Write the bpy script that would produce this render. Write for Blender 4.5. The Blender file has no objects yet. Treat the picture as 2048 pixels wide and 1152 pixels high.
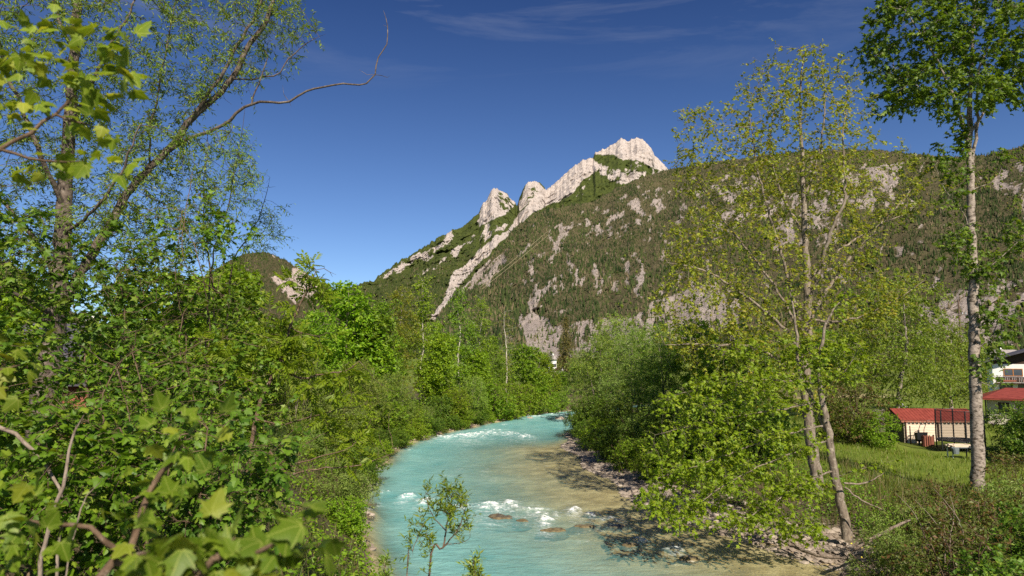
import bpy, math, random
import numpy as np
from mathutils import Vector, Matrix
R = math.radians
SC = bpy.context.scene
COL = SC.collection

# ------------------------------------------------------------------ camera
FPX = 2048 * 24.0 / 36.0
CAM_Z = 6.5
PITCH = math.atan((715 - 576) / FPX)
cd = bpy.data.cameras.new('camera')
cam = bpy.data.objects.new('camera', cd)
COL.objects.link(cam)
cam.location = (0, 0, CAM_Z)
cam.rotation_euler = (R(90) + PITCH, 0, 0)
cd.lens = 24
cd.sensor_width = 36
cd.clip_start = 0.05
cd.clip_end = 20000
cd.dof.use_dof = True
cd.dof.focus_distance = 28
cd.dof.aperture_fstop = 3.2
SC.camera = cam

# ------------------------------------------------------------------ light
SUN_AZ, SUN_EL = 162.0, 40.0          # degrees from +Y towards +X, above the horizon
sd = bpy.data.lights.new('sun', 'SUN')
sd.energy = 5.0
sd.angle = R(0.55)
sd.color = (1.0, 0.90, 0.76)
sun = bpy.data.objects.new('sun', sd)
COL.objects.link(sun)
sv = Vector((math.sin(R(SUN_AZ)) * math.cos(R(SUN_EL)), math.cos(R(SUN_AZ)) * math.cos(R(SUN_EL)), math.sin(R(SUN_EL))))
sun.rotation_euler = sv.to_track_quat('Z', 'Y').to_euler()
sun.location = (60, -60, 80)

W = bpy.data.worlds.new('World')
SC.world = W
W.use_nodes = True
nt = W.node_tree
nt.nodes.clear()


def NN(t, kind, **kw):
    n = t.nodes.new(kind)
    for k, v in kw.items():
        setattr(n, k, v)
    return n


def setin(t, node, **kw):
    for k, v in kw.items():
        s = node.inputs[k.replace('_', ' ')] if k.replace('_', ' ') in node.inputs else node.inputs[k]
        if hasattr(v, 'is_output') or isinstance(v, bpy.types.NodeSocket):
            t.links.new(v, s)
        else:
            s.default_value = v


sky = NN(nt, 'ShaderNodeTexSky', sky_type='NISHITA')
sky.sun_disc = False
sky.sun_elevation = R(SUN_EL)
sky.sun_rotation = R(SUN_AZ)
sky.altitude = 960
sky.air_density = 1.0
sky.dust_density = 0.2
sky.ozone_density = 2.5
gam = NN(nt, 'ShaderNodeGamma')
gam.inputs['Gamma'].default_value = 1.0
nt.links.new(sky.outputs[0], gam.inputs['Color'])
tint = NN(nt, 'ShaderNodeMix', data_type='RGBA', blend_type='MULTIPLY')
tint.inputs['Factor'].default_value = 1.0
nt.links.new(gam.outputs[0], tint.inputs['A'])
tint.inputs['B'].default_value = (1.0, 1.0, 1.0, 1)
# polarised deep blue high up, paler by the horizon
tc = NN(nt, 'ShaderNodeTexCoord')
sep = NN(nt, 'ShaderNodeSeparateXYZ')
nt.links.new(tc.outputs['Generated'], sep.inputs[0])
ramp = NN(nt, 'ShaderNodeValToRGB')
ramp.color_ramp.elements[0].position = 0.08
ramp.color_ramp.elements[0].color = (0.63, 0.75, 0.95, 1)
ramp.color_ramp.elements[1].position = 0.55
ramp.color_ramp.elements[1].color = (0.185, 0.295, 0.53, 1)
nt.links.new(sep.outputs['Z'], ramp.inputs[0])
nt.links.new(ramp.outputs[0], tint.inputs['B'])
# thin cirrus
mp = NN(nt, 'ShaderNodeMapping')
mp.inputs['Rotation'].default_value = (0, R(-18), R(10))
mp.inputs['Scale'].default_value = (2.2, 5.0, 16.0)
nt.links.new(tc.outputs['Generated'], mp.inputs[0])
cn = NN(nt, 'ShaderNodeTexNoise')
cn.inputs['Scale'].default_value = 1.0
cn.inputs['Detail'].default_value = 9
cn.inputs['Roughness'].default_value = 0.62
cn.inputs['Distortion'].default_value = 0.7
nt.links.new(mp.outputs[0], cn.inputs[0])
cr = NN(nt, 'ShaderNodeMapRange')
cr.inputs[1].default_value = 0.47
cr.inputs[2].default_value = 0.80
nt.links.new(cn.outputs[0], cr.inputs[0])
zr = NN(nt, 'ShaderNodeMapRange')
zr.inputs[1].default_value = 0.36
zr.inputs[2].default_value = 0.50
nt.links.new(sep.outputs['Z'], zr.inputs[0])
mu = NN(nt, 'ShaderNodeMath', operation='MULTIPLY')
nt.links.new(cr.outputs[0], mu.inputs[0])
nt.links.new(zr.outputs[0], mu.inputs[1])
mu2 = NN(nt, 'ShaderNodeMath', operation='MULTIPLY')
mu2.inputs[1].default_value = 0.50
nt.links.new(mu.outputs[0], mu2.inputs[0])
cm = NN(nt, 'ShaderNodeMix', data_type='RGBA')
nt.links.new(mu2.outputs[0], cm.inputs['Factor'])
nt.links.new(tint.outputs['Result'], cm.inputs['A'])
cm.inputs['B'].default_value = (3.6, 3.9, 4.8, 1)
bg = NN(nt, 'ShaderNodeBackground')
bg.inputs['Strength'].default_value = 0.077
nt.links.new(cm.outputs['Result'], bg.inputs['Color'])
wo = NN(nt, 'ShaderNodeOutputWorld')
nt.links.new(bg.outputs[0], wo.inputs[0])

SC.view_settings.view_transform = 'Standard'
SC.view_settings.look = 'None'
SC.view_settings.exposure = 0.70
SC.view_settings.gamma = 1.0
SC.view_settings.use_curve_mapping = False
SC.render.engine = 'CYCLES'
SC.cycles.max_bounces = 7
SC.cycles.diffuse_bounces = 3
SC.cycles.glossy_bounces = 3
SC.cycles.transmission_bounces = 4
SC.cycles.transparent_max_bounces = 8
SC.cycles.use_denoising = False


# ------------------------------------------------------------------ helpers: projection
def ray(px, py):
    """(x/y, dz/y) of the sight line through a pixel of the 2048 x 1152 photograph"""
    u = (px - 1024.0) / FPX
    v = (576.0 - py) / FPX
    y = math.cos(PITCH) - v * math.sin(PITCH)
    z = math.sin(PITCH) + v * math.cos(PITCH)
    return u / y, z / y


def at(px, py, Y):
    a, e = ray(px, py)
    return np.array((a * Y, Y, CAM_Z + e * Y))


def gp(px, py, z=0.0):
    a, e = ray(px, py)
    Y = (z - CAM_Z) / e
    return np.array((a * Y, Y, z))


def smooth(x, a, b):
    t = np.clip((np.asarray(x, float) - a) / (b - a), 0, 1)
    return t * t * (3 - 2 * t)


# ------------------------------------------------------------------ helpers: noise
def _hash(ix, iy, iz, seed):
    h = (ix * 374761393 + iy * 668265263 + iz * 2147483647 + seed * 974634777) & 0xFFFFFFFF
    h = ((h ^ (h >> 13)) * 1274126177) & 0xFFFFFFFF
    h = ((h ^ (h >> 16)) * 2246822519) & 0xFFFFFFFF
    return ((h ^ (h >> 15)) & 0xFFFFFF) / float(0xFFFFFF)


def vnoise(p, seed=0):
    p = np.asarray(p, float)
    i = np.floor(p).astype(np.int64)
    f = p - i
    f = f * f * f * (f * (f * 6 - 15) + 10)
    r = 0
    for dx in (0, 1):
        wx = f[..., 0] if dx else 1 - f[..., 0]
        for dy in (0, 1):
            wy = f[..., 1] if dy else 1 - f[..., 1]
            for dz in (0, 1):
                wz = f[..., 2] if dz else 1 - f[..., 2]
                r = r + wx * wy * wz * _hash(i[..., 0] + dx, i[..., 1] + dy, i[..., 2] + dz, seed)
    return r * 2 - 1


def fbm(p, octs=5, seed=0, gain=0.5, lac=2.03, ridged=False):
    p = np.asarray(p, float)
    a, s, tot = 1.0, 0, 0
    for o in range(octs):
        n = vnoise(p, seed + o * 17)
        if ridged:
            n = 1 - 2 * np.abs(n)
        s = s + a * n
        tot += a
        a *= gain
        p = p * lac + 11.3
    return s / tot


def P3(x, y, z=0.0):
    x, y = np.broadcast_arrays(np.asarray(x, float), np.asarray(y, float))
    return np.stack([x, y, np.broadcast_to(z, x.shape)], -1)


# ------------------------------------------------------------------ helpers: meshes and objects
def mk_mesh(name, verts, polys, mats=(), midx=None, smooth_sh=False, attrs=None):
    verts = np.ascontiguousarray(np.asarray(verts, np.float32).reshape(-1, 3))
    polys = [np.asarray(p, np.int32) for p in polys if len(p)]
    me = bpy.data.meshes.new(name)
    me.vertices.add(len(verts))
    me.vertices.foreach_set('co', verts.ravel())
    loops = np.concatenate([p.ravel() for p in polys])
    tot = np.concatenate([np.full(len(p), p.shape[1], np.int32) for p in polys])
    start = np.concatenate([[0], np.cumsum(tot)[:-1]]).astype(np.int32)
    me.loops.add(len(loops))
    me.loops.foreach_set('vertex_index', loops)
    me.polygons.add(len(tot))
    me.polygons.foreach_set('loop_start', start)
    if smooth_sh:
        me.polygons.foreach_set('use_smooth', np.ones(len(tot), bool))
    else:
        me.polygons.foreach_set('use_smooth', np.zeros(len(tot), bool))
    for m in mats:
        me.materials.append(m)
    if midx is not None:
        me.polygons.foreach_set('material_index', np.asarray(midx, np.int32))
    if attrs:
        for k, v in attrs.items():
            a = me.attributes.new(k, 'FLOAT', 'POINT')
            a.data.foreach_set('value', np.asarray(v, np.float32).ravel())
    me.update(calc_edges=True)
    me.validate()
    return me


def obj(name, me, parent=None, label=None):
    o = bpy.data.objects.new(name, me)
    COL.objects.link(o)
    if parent is not None:
        o.parent = parent
    if label:
        o['label'] = label
    return o


def tag(o, label=None, cat=None, group=None, kind=None):
    if label:
        o['label'] = label
    if cat:
        o['category'] = cat
    if group:
        o['group'] = group
    if kind:
        o['kind'] = kind
    return o


def empty(name, loc, label, cat, group=None, rz=0.0, scale=1.0):
    o = bpy.data.objects.new(name, None)
    COL.objects.link(o)
    o.empty_display_size = 0.3
    o.location = tuple(float(v) for v in loc)
    o.rotation_euler = (0, 0, rz)
    o.scale = (scale, scale, scale) if np.isscalar(scale) else scale
    return tag(o, label, cat, group)


def copy_tree(root, loc, rz, scale, label, cat, group):
    c = root.copy()
    COL.objects.link(c)
    c.location = tuple(float(v) for v in loc)
    c.rotation_euler = (0, 0, rz)
    c.scale = (scale, scale, scale) if np.isscalar(scale) else scale
    tag(c, label, cat, group)
    for ch in list(root.children):
        d = ch.copy()
        COL.objects.link(d)
        d.parent = c
        for g in list(ch.children):
            h = g.copy()
            COL.objects.link(h)
            h.parent = d
    return c


class MB:
    """collects boxes, prisms and tubes for one mesh"""
    def __init__(s):
        s.v, s.tri, s.quad, s.n = [], [], [], 0

    def add(s, v, quads=(), tris=()):
        v = np.asarray(v, float).reshape(-1, 3)
        if len(quads):
            s.quad.append(np.asarray(quads, int) + s.n)
        if len(tris):
            s.tri.append(np.asarray(tris, int) + s.n)
        s.v.append(v)
        s.n += len(v)
        return s

    def box(s, x0, x1, y0, y1, z0, z1):
        v = [(x, y, z) for z in (z0, z1) for y in (y0, y1) for x in (x0, x1)]
        return s.add(v, [(0, 2, 3, 1), (4, 5, 7, 6), (0, 1, 5, 4), (2, 6, 7, 3), (0, 4, 6, 2), (1, 3, 7, 5)])

    def hexa(s, pts):
        """8 points: bottom four ccw, top four ccw"""
        return s.add(pts, [(3, 2, 1, 0), (4, 5, 6, 7), (0, 1, 5, 4), (1, 2, 6, 5), (2, 3, 7, 6), (3, 0, 4, 7)])

    def tube(s, pts, rad, sides=8, caps=True):
        v, q = tube_arrays(np.asarray(pts, float), np.broadcast_to(np.asarray(rad, float), (len(pts),)), sides)
        s.add(v, q)
        if caps:
            b = s.n - len(v)
            for ring, flip in ((0, True), (len(pts) - 1, False)):
                c = np.asarray(pts[ring], float)[None]
                ids = b + ring * sides + np.arange(sides)
                s.v.append(c)
                k = s.n
                s.n += 1
                nx = np.roll(ids, -1)
                t = np.stack([np.full(sides, k), nx if flip else ids, ids if flip else nx], 1)
                s.tri.append(t)
        return s

    def build(s, name, mat, parent=None, label=None, smooth_sh=False):
        polys = []
        if s.quad:
            polys.append(np.concatenate(s.quad))
        if s.tri:
            polys.append(np.concatenate(s.tri))
        return obj(name, mk_mesh(name, np.concatenate(s.v), polys, [mat], smooth_sh=smooth_sh), parent, label)


def nrm(v):
    return v / np.maximum(np.linalg.norm(v, axis=-1, keepdims=True), 1e-9)


def tube_arrays(pts, rad, sides):
    n = len(pts)
    t = np.empty_like(pts)
    t[1:-1] = pts[2:] - pts[:-2]
    t[0] = pts[1] - pts[0]
    t[-1] = pts[-1] - pts[-2]
    t = nrm(t)
    ref = np.array((0.0, 0.0, 1.0)) if abs(t[0][2]) < 0.9 else np.array((1.0, 0, 0))
    u = np.empty_like(pts)
    cur = nrm(np.cross(t[0], ref))
    for i in range(n):
        cur = cur - t[i] * np.dot(cur, t[i])
        cur = cur / max(np.linalg.norm(cur), 1e-9)
        u[i] = cur
    w = np.cross(t, u)
    ang = np.arange(sides) * 2 * math.pi / sides
    v = pts[:, None, :] + rad[:, None, None] * (np.cos(ang)[None, :, None] * u[:, None, :] + np.sin(ang)[None, :, None] * w[:, None, :])
    i = np.arange(n - 1)[:, None] * sides
    k = np.arange(sides)[None, :]
    k2 = (k + 1) % sides
    q = np.stack([i + k, i + k2, i + sides + k2, i + sides + k], -1).reshape(-1, 4)
    return v.reshape(-1, 3), q


def catmull(pts, step):
    """resample a polyline (n,k) smoothly at about the given step (first three columns are the position)"""
    pts = np.asarray(pts, float)
    if len(pts) < 2:
        return pts
    p = np.vstack([2 * pts[0] - pts[1], pts, 2 * pts[-1] - pts[-2]])
    out = []
    for i in range(1, len(p) - 2):
        L = np.linalg.norm(p[i + 1][:3] - p[i][:3])
        m = max(1, int(round(L / step)))
        for j in range(m):
            t = j / m
            a, b, c, d = p[i - 1], p[i], p[i + 1], p[i + 2]
            out.append(0.5 * ((2 * b) + (-a + c) * t + (2 * a - 5 * b + 4 * c - d) * t * t + (-a + 3 * b - 3 * c + d) * t ** 3))
    out.append(pts[-1])
    return np.array(out)


# ------------------------------------------------------------------ materials
def new_mat(name):
    m = bpy.data.materials.new(name)
    m.use_nodes = True
    t = m.node_tree
    t.nodes.clear()
    out = NN(t, 'ShaderNodeOutputMaterial')
    return m, t, out


def rgba(c):
    return (c[0], c[1], c[2], 1.0)


def noise_fac(t, scale, detail=4, rough=0.55, coord='Object', lo=0.35, hi=0.65, sc3=None, dist=0.0):
    tcn = NN(t, 'ShaderNodeTexCoord')
    src = tcn.outputs[coord]
    if sc3:
        m = NN(t, 'ShaderNodeMapping')
        m.inputs['Scale'].default_value = sc3
        t.links.new(src, m.inputs[0])
        src = m.outputs[0]
    n = NN(t, 'ShaderNodeTexNoise')
    n.inputs['Scale'].default_value = scale
    n.inputs['Detail'].default_value = detail
    n.inputs['Roughness'].default_value = rough
    n.inputs['Distortion'].default_value = dist
    t.links.new(src, n.inputs['Vector'])
    r = NN(t, 'ShaderNodeMapRange')
    r.inputs[1].default_value = lo
    r.inputs[2].default_value = hi
    t.links.new(n.outputs[0], r.inputs[0])
    return r.outputs[0], n.outputs[0]


def mixc(t, fac, a, b, blend='MIX'):
    m = NN(t, 'ShaderNodeMix', data_type='RGBA', blend_type=blend)
    for key, v in (('Factor', fac), ('A', a), ('B', b)):
        if isinstance(v, bpy.types.NodeSocket):
            t.links.new(v, m.inputs[key])
        else:
            m.inputs[key].default_value = v if key == 'Factor' else rgba(v)
    return m.outputs['Result']


def bump(t, height, strength=0.4, distance=0.02):
    b = NN(t, 'ShaderNodeBump')
    b.inputs['Strength'].default_value = strength
    b.inputs['Distance'].default_value = distance
    t.links.new(height, b.inputs['Height'])
    return b.outputs[0]


def simple_mat(name, c1, c2, scale=6, rough=0.8, bumpy=0.3, dist=0.01, sc3=None, metallic=0.0, spec=0.3, lo=0.35, hi=0.65):
    m, t, out = new_mat(name)
    f, raw = noise_fac(t, scale, 6, 0.6, sc3=sc3, lo=lo, hi=hi)
    c = mixc(t, f, c1, c2)
    p = NN(t, 'ShaderNodeBsdfPrincipled')
    t.links.new(c, p.inputs['Base Color'])
    p.inputs['Roughness'].default_value = rough
    p.inputs['Metallic'].default_value = metallic
    p.inputs['Specular IOR Level'].default_value = spec
    if bumpy:
        t.links.new(bump(t, raw, bumpy, dist), p.inputs['Normal'])
    t.links.new(p.outputs[0], out.inputs[0])
    return m


def leaf_mat(name, c1, c2, c3=None, trans=0.38, rough=0.5, frac3=0.12, veins=False):
    m, t, out = new_mat(name)
    g = NN(t, 'ShaderNodeNewGeometry')
    oi = NN(t, 'ShaderNodeObjectInfo')
    c = mixc(t, g.outputs['Random Per Island'], c1, c2)
    if c3 is not None:
        mm = NN(t, 'ShaderNodeMath', operation='MULTIPLY')
        mm.inputs[1].default_value = 7.31
        t.links.new(g.outputs['Random Per Island'], mm.inputs[0])
        fr = NN(t, 'ShaderNodeMath', operation='FRACT')
        t.links.new(mm.outputs[0], fr.inputs[0])
        lt = NN(t, 'ShaderNodeMath', operation='LESS_THAN')
        lt.inputs[1].default_value = frac3
        t.links.new(fr.outputs[0], lt.inputs[0])
        c = mixc(t, lt.outputs[0], c, c3)
    if veins:
        # palmate veins drawn in the leaf's own coordinates, plus small blemishes
        ax_ = NN(t, 'ShaderNodeAttribute', attribute_name='leaf_x').outputs['Fac']
        ay_ = NN(t, 'ShaderNodeAttribute', attribute_name='leaf_y').outputs['Fac']

        def mth(op, a, b=None):
            n_ = NN(t, 'ShaderNodeMath', operation=op)
            for k_, v_ in enumerate((a, b)):
                if v_ is None:
                    continue
                if isinstance(v_, bpy.types.NodeSocket):
                    t.links.new(v_, n_.inputs[k_])
                else:
                    n_.inputs[k_].default_value = v_
            return n_.outputs[0]
        xa = mth('ABSOLUTE', ax_)
        an = mth('ARCTAN2', xa, mth('ADD', ay_, 0.03))
        rr_ = mth('SQRT', mth('ADD', mth('MULTIPLY', xa, xa), mth('MULTIPLY', ay_, ay_)))
        dmin = mth('MINIMUM', an, mth('MINIMUM', mth('ABSOLUTE', mth('SUBTRACT', an, 0.86)), mth('ABSOLUTE', mth('SUBTRACT', an, 1.32))))
        main = mth('LESS_THAN', mth('MULTIPLY', dmin, rr_), 0.016)
        sec = mth('ABSOLUTE', mth('SUBTRACT', mth('FRACT', mth('ADD', mth('MULTIPLY', rr_, 9.0), mth('MULTIPLY', dmin, -2.2))), 0.5))
        fine_ = mth('MULTIPLY', mth('LESS_THAN', sec, 0.07), 0.45)
        c = mixc(t, mth('MULTIPLY', mth('MAXIMUM', main, fine_), 0.6), c, (0.42, 0.46, 0.10))
        bl, _b = noise_fac(t, 38.0, 5, 0.7, lo=0.63, hi=0.70)
        c = mixc(t, mth('MULTIPLY', bl, 0.7), c, (0.20, 0.15, 0.03))
        mo, _m = noise_fac(t, 16.0, 3, 0.5, lo=0.3, hi=0.7)
        c = mixc(t, mth('MULTIPLY', mo, 0.35), c, (0.05, 0.11, 0.008))
    hs = NN(t, 'ShaderNodeHueSaturation')
    mr = NN(t, 'ShaderNodeMapRange')
    mr.inputs[3].default_value = 0.488
    mr.inputs[4].default_value = 0.512
    t.links.new(oi.outputs['Random'], mr.inputs[0])
    t.links.new(mr.outputs[0], hs.inputs['Hue'])
    mv = NN(t, 'ShaderNodeMapRange')
    mv.inputs[3].default_value = 0.82
    mv.inputs[4].default_value = 1.18
    mf = NN(t, 'ShaderNodeMath', operation='FRACT')
    mq = NN(t, 'ShaderNodeMath', operation='MULTIPLY')
    mq.inputs[1].default_value = 5.77
    t.links.new(oi.outputs['Random'], mq.inputs[0])
    t.links.new(mq.outputs[0], mf.inputs[0])
    t.links.new(mf.outputs[0], mv.inputs[0])
    t.links.new(mv.outputs[0], hs.inputs['Value'])
    t.links.new(c, hs.inputs['Color'])
    p = NN(t, 'ShaderNodeBsdfPrincipled')
    t.links.new(hs.outputs[0], p.inputs['Base Color'])
    p.inputs['Roughness'].default_value = rough
    p.inputs['Specular IOR Level'].default_value = 0.35
    tr = NN(t, 'ShaderNodeBsdfTranslucent')
    tcol = mixc(t, 1.0, hs.outputs[0], (1.5, 1.35, 0.55), 'MULTIPLY')
    t.links.new(tcol, tr.inputs['Color'])
    mx = NN(t, 'ShaderNodeMixShader')
    mx.inputs[0].default_value = trans
    t.links.new(p.outputs[0], mx.inputs[1])
    t.links.new(tr.outputs[0], mx.inputs[2])
    t.links.new(mx.outputs[0], out.inputs[0])
    return m


def bark_mat(name, c1, c2, c3, scale=9, vert=0.35, spot=0.6):
    """c1/c2 the bark, c3 lichen or dark scars"""
    m, t, out = new_mat(name)
    f, raw = noise_fac(t, scale, 8, 0.65, sc3=(1, 1, vert))
    c = mixc(t, f, c1, c2)
    f2, raw2 = noise_fac(t, scale * 0.55, 6, 0.7, lo=spot - 0.05, hi=spot + 0.05, sc3=(1, 1, 1.6))
    c = mixc(t, f2, c, c3)
    p = NN(t, 'ShaderNodeBsdfPrincipled')
    t.links.new(c, p.inputs['Base Color'])
    p.inputs['Roughness'].default_value = 0.9
    p.inputs['Specular IOR Level'].default_value = 0.15
    t.links.new(bump(t, raw, 0.7, 0.03), p.inputs['Normal'])
    t.links.new(p.outputs[0], out.inputs[0])
    return m


M = {}
M['leaf_maple'] = leaf_mat('leaf_maple', (0.086, 0.174, 0.007), (0.188, 0.308, 0.013), (0.241, 0.325, 0.025))
M['leaf_bright'] = leaf_mat('leaf_bright', (0.132, 0.237, 0.008), (0.241, 0.369, 0.015), (0.274, 0.363, 0.022), trans=0.42)
M['leaf_olive'] = leaf_mat('leaf_olive', (0.141, 0.200, 0.014), (0.272, 0.330, 0.026), (0.291, 0.275, 0.035), trans=0.44, frac3=0.15)
M['leaf_alder'] = leaf_mat('leaf_alder', (0.126, 0.236, 0.009), (0.243, 0.384, 0.017), (0.284, 0.366, 0.029), trans=0.42)
M['leaf_willow'] = leaf_mat('leaf_willow', (0.125, 0.210, 0.022), (0.248, 0.348, 0.041), (0.324, 0.372, 0.060), trans=0.36)
M['leaf_grey'] = leaf_mat('leaf_grey', (0.116, 0.189, 0.024), (0.224, 0.317, 0.055), (0.307, 0.378, 0.098), trans=0.34)
M['leaf_dark'] = leaf_mat('leaf_dark', (0.058, 0.125, 0.009), (0.140, 0.233, 0.018), (0.190, 0.258, 0.028), trans=0.38)  # dark bush foliage; on the thicket saplings the darkness stands in for shade
M['leaf_birch'] = leaf_mat('leaf_birch', (0.138, 0.215, 0.012), (0.230, 0.315, 0.024), (0.258, 0.30, 0.03), trans=0.42)
M['leaf_young'] = leaf_mat('leaf_young', (0.132, 0.240, 0.008), (0.238, 0.360, 0.016), (0.264, 0.35, 0.03), trans=0.48)
M['leaf_reddish'] = leaf_mat('leaf_reddish', (0.080, 0.115, 0.016), (0.150, 0.165, 0.028), (0.16, 0.085, 0.03), frac3=0.2)
M['leaf_tall'] = leaf_mat('leaf_tall', (0.062, 0.125, 0.010), (0.140, 0.230, 0.018), (0.18, 0.26, 0.025), trans=0.42)
M['leaf_shade'] = leaf_mat('leaf_shade', (0.053, 0.122, 0.006), (0.132, 0.230, 0.012), (0.187, 0.26, 0.02), trans=0.40)  # shade of the left thicket put into a darker leaf colour
M['leaf_close'] = leaf_mat('leaf_close', (0.085, 0.155, 0.006), (0.175, 0.260, 0.012), (0.25, 0.29, 0.022), trans=0.42, veins=True)
M['needle'] = leaf_mat('needle', (0.055, 0.062, 0.012), (0.115, 0.105, 0.022), (0.15, 0.11, 0.03), trans=0.15, frac3=0.2)
M['bark_dark'] = bark_mat('bark_dark', (0.030, 0.022, 0.015), (0.085, 0.065, 0.045), (0.10, 0.10, 0.07), 14)
M['bark_grey'] = bark_mat('bark_grey', (0.10, 0.078, 0.06), (0.26, 0.215, 0.165), (0.36, 0.32, 0.255), 12)
M['bark_pale'] = bark_mat('bark_pale', (0.19, 0.155, 0.125), (0.37, 0.315, 0.265), (0.065, 0.052, 0.038), 8, 1.6, 0.55)
M['bark_willow'] = bark_mat('bark_willow', (0.050, 0.038, 0.030), (0.165, 0.132, 0.106), (0.24, 0.205, 0.17), 11, 0.8, 0.62)
M['bark_birch'] = bark_mat('bark_birch', (0.36, 0.32, 0.26), (0.55, 0.50, 0.42), (0.09, 0.075, 0.06), 7, 2.5, 0.60)
M['bark_twig'] = bark_mat('bark_twig', (0.075, 0.048, 0.030), (0.18, 0.122, 0.080), (0.24, 0.19, 0.14), 26)
M['dead_wood'] = bark_mat('dead_wood', (0.14, 0.105, 0.078), (0.30, 0.245, 0.195), (0.10, 0.075, 0.055), 16, 0.3)

# ------------------------------------------------------------------ the river's banks (world metres, x as a function of y)
_Lp = [gp(745, 1152), gp(722, 1010), gp(735, 950), gp(800, 892), gp(880, 868), gp(960, 850), gp(1050, 832), gp(1130, 822)]
_Rp = [gp(1735, 1150), gp(1560, 1092), gp(1400, 1050), gp(1270, 985), gp(1190, 930), gp(1143, 890), gp(1150, 862)]
LY = np.array([-30, 0, 6, 12] + [p[1] for p in _Lp] + [94, 103, 111, 118])
LX = np.array([7, 4.2, 2.6, 0.2] + [p[0] for p in _Lp] + [15, 30, 55, 100])
RY = np.array([-30, 0, 6, 12] + [p[1] for p in _Rp] + [76, 84, 92, 99, 106])
RX = np.array([24, 19, 17, 14] + [p[0] for p in _Rp] + [9.2, 14.5, 25, 50, 100])


def bank_l(y):
    return np.interp(y, LY, LX) + 0.35 * np.sin(np.asarray(y) * 0.9) * smooth(y, 20, 30) * 0.6


def bank_r(y):
    return np.interp(y, RY, RX) + 0.3 * np.sin(np.asarray(y) * 0.7 + 1)


def ground_z(x, y):
    x = np.asarray(x, float)
    y = np.asarray(y, float)
    l, r = bank_l(y), bank_r(y)
    cl = 1 / np.sqrt(1 + ((bank_l(y + 1) - bank_l(y - 1)) / 2) ** 2)
    cr_ = 1 / np.sqrt(1 + ((bank_r(y + 1) - bank_r(y - 1)) / 2) ** 2)
    dl = (l - x) * cl          # > 0 on the left bank
    dr = (x - r) * cr_         # > 0 on the right bank
    nz = fbm(P3(x * 0.16, y * 0.16), 4, 3) * 0.35
    hl = np.interp(y, [-30, 3, 14, 26, 40, 60], [4.9, 4.9, 3.9, 2.7, 1.6, 1.2])
    wl = np.interp(y, [0, 14, 30], [7.5, 6.5, 3.2])
    zl = 0.05 + (hl - 0.05) * smooth(dl, -0.3, wl) + nz * smooth(dl, 0.5, 5)
    hr = np.interp(y, [0, 25, 60], [0.75, 0.8, 1.0])
    wr0 = np.interp(y, [0, 22, 30, 45, 60, 66], [1.2, 2.2, 1.6, 0.9, 0.5, 0.2])
    zr_ = 0.02 + 0.16 * smooth(dr, 0, 1.2) + (hr - 0.18) * smooth(dr, wr0, wr0 + 4) + nz * smooth(dr, 1.5, 6) + 0.045 * fbm(P3(x * 1.6, y * 1.6), 3, 5)
    zr_ = zr_ + 0.010 * np.maximum(np.hypot(x, y) - 60, 0) * smooth(dr, 6, 30) * (y < 400)
    w = np.maximum(r - l, 0.5)
    t = np.clip((x - l) / w, 0, 1)
    shallow = np.interp(y, [0, 20, 50, 60, 66], [1, 1, 1, 0.5, 0])
    prof = smooth(t, 0, 0.16) * (shallow * np.clip((1 - t) / 0.88, 0, 1) ** 2.5 + (1 - shallow) * smooth(1 - t, 0, 0.2))
    zb = -0.03 - 1.25 * prof + 0.06 * fbm(P3(x * 0.9, y * 0.45), 3, 9) * smooth(prof, 0, .2)
    far = smooth(y, 106, 120)
    z = np.where(dl > 0, zl, np.where(dr > 0, zr_, zb))
    zz = np.where(y > 106, 1.2 * far + z * (1 - far), z)
    return zz


def gz(x, y):
    return float(ground_z(np.array([x]), np.array([y]))[0])


def near_axis(lo, hi, step, far_lo, far_hi, k=1.16):
    a = list(np.arange(lo, hi + 1e-6, step))
    s = step
    b = []
    v = lo
    while v > far_lo:
        s *= k
        v -= s
        b.append(v)
    s = step
    v = a[-1]
    c = []
    while v < far_hi:
        s *= k
        v += s
        c.append(v)
    return np.array(b[::-1] + a + c)


def grid_quads(nu, nv):
    i = np.arange(nu - 1)[:, None] * nv
    j = np.arange(nv - 1)[None, :]
    return np.stack([i + j, i + nv + j, i + nv + j + 1, i + j + 1], -1).reshape(-1, 4)


# ground sheet
gx = near_axis(-16, 26, 0.25, -6000, 6000)
gy = near_axis(-6, 100, 0.3, -300, 7000)
GX, GY = np.meshgrid(gx, gy, indexing='ij')
GZ = ground_z(GX, GY)
dl_ = bank_l(GY) - GX
dr_ = GX - bank_r(GY)
ed = fbm(P3(GX * 0.5, GY * 0.5), 4, 21)
wr0_ = np.interp(GY, [0, 22, 30, 45, 60, 66], [1.6, 3.4, 2.4, 1.2, 0.8, 0.6])
inriver = (dl_ <= 0) & (dr_ <= 0)
gravel = np.where(inriver, 1.0, np.where(dr_ > 0, 1 - smooth(dr_ + ed * 1.3, wr0_ - 0.8, wr0_ + 0.6), 0.8 - 0.8 * smooth(dl_ + ed * 0.5, 0.0, 0.35)))
gravel = np.where(GY > 112, 0, gravel)
meadow = smooth(GX - (bank_r(GY) + 8) + ed * 2, 0, 3)
meadow = np.maximum(meadow, smooth(np.hypot(GX, GY), 110, 140))
wet = np.where(inriver, 1.0, 0.0)


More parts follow.
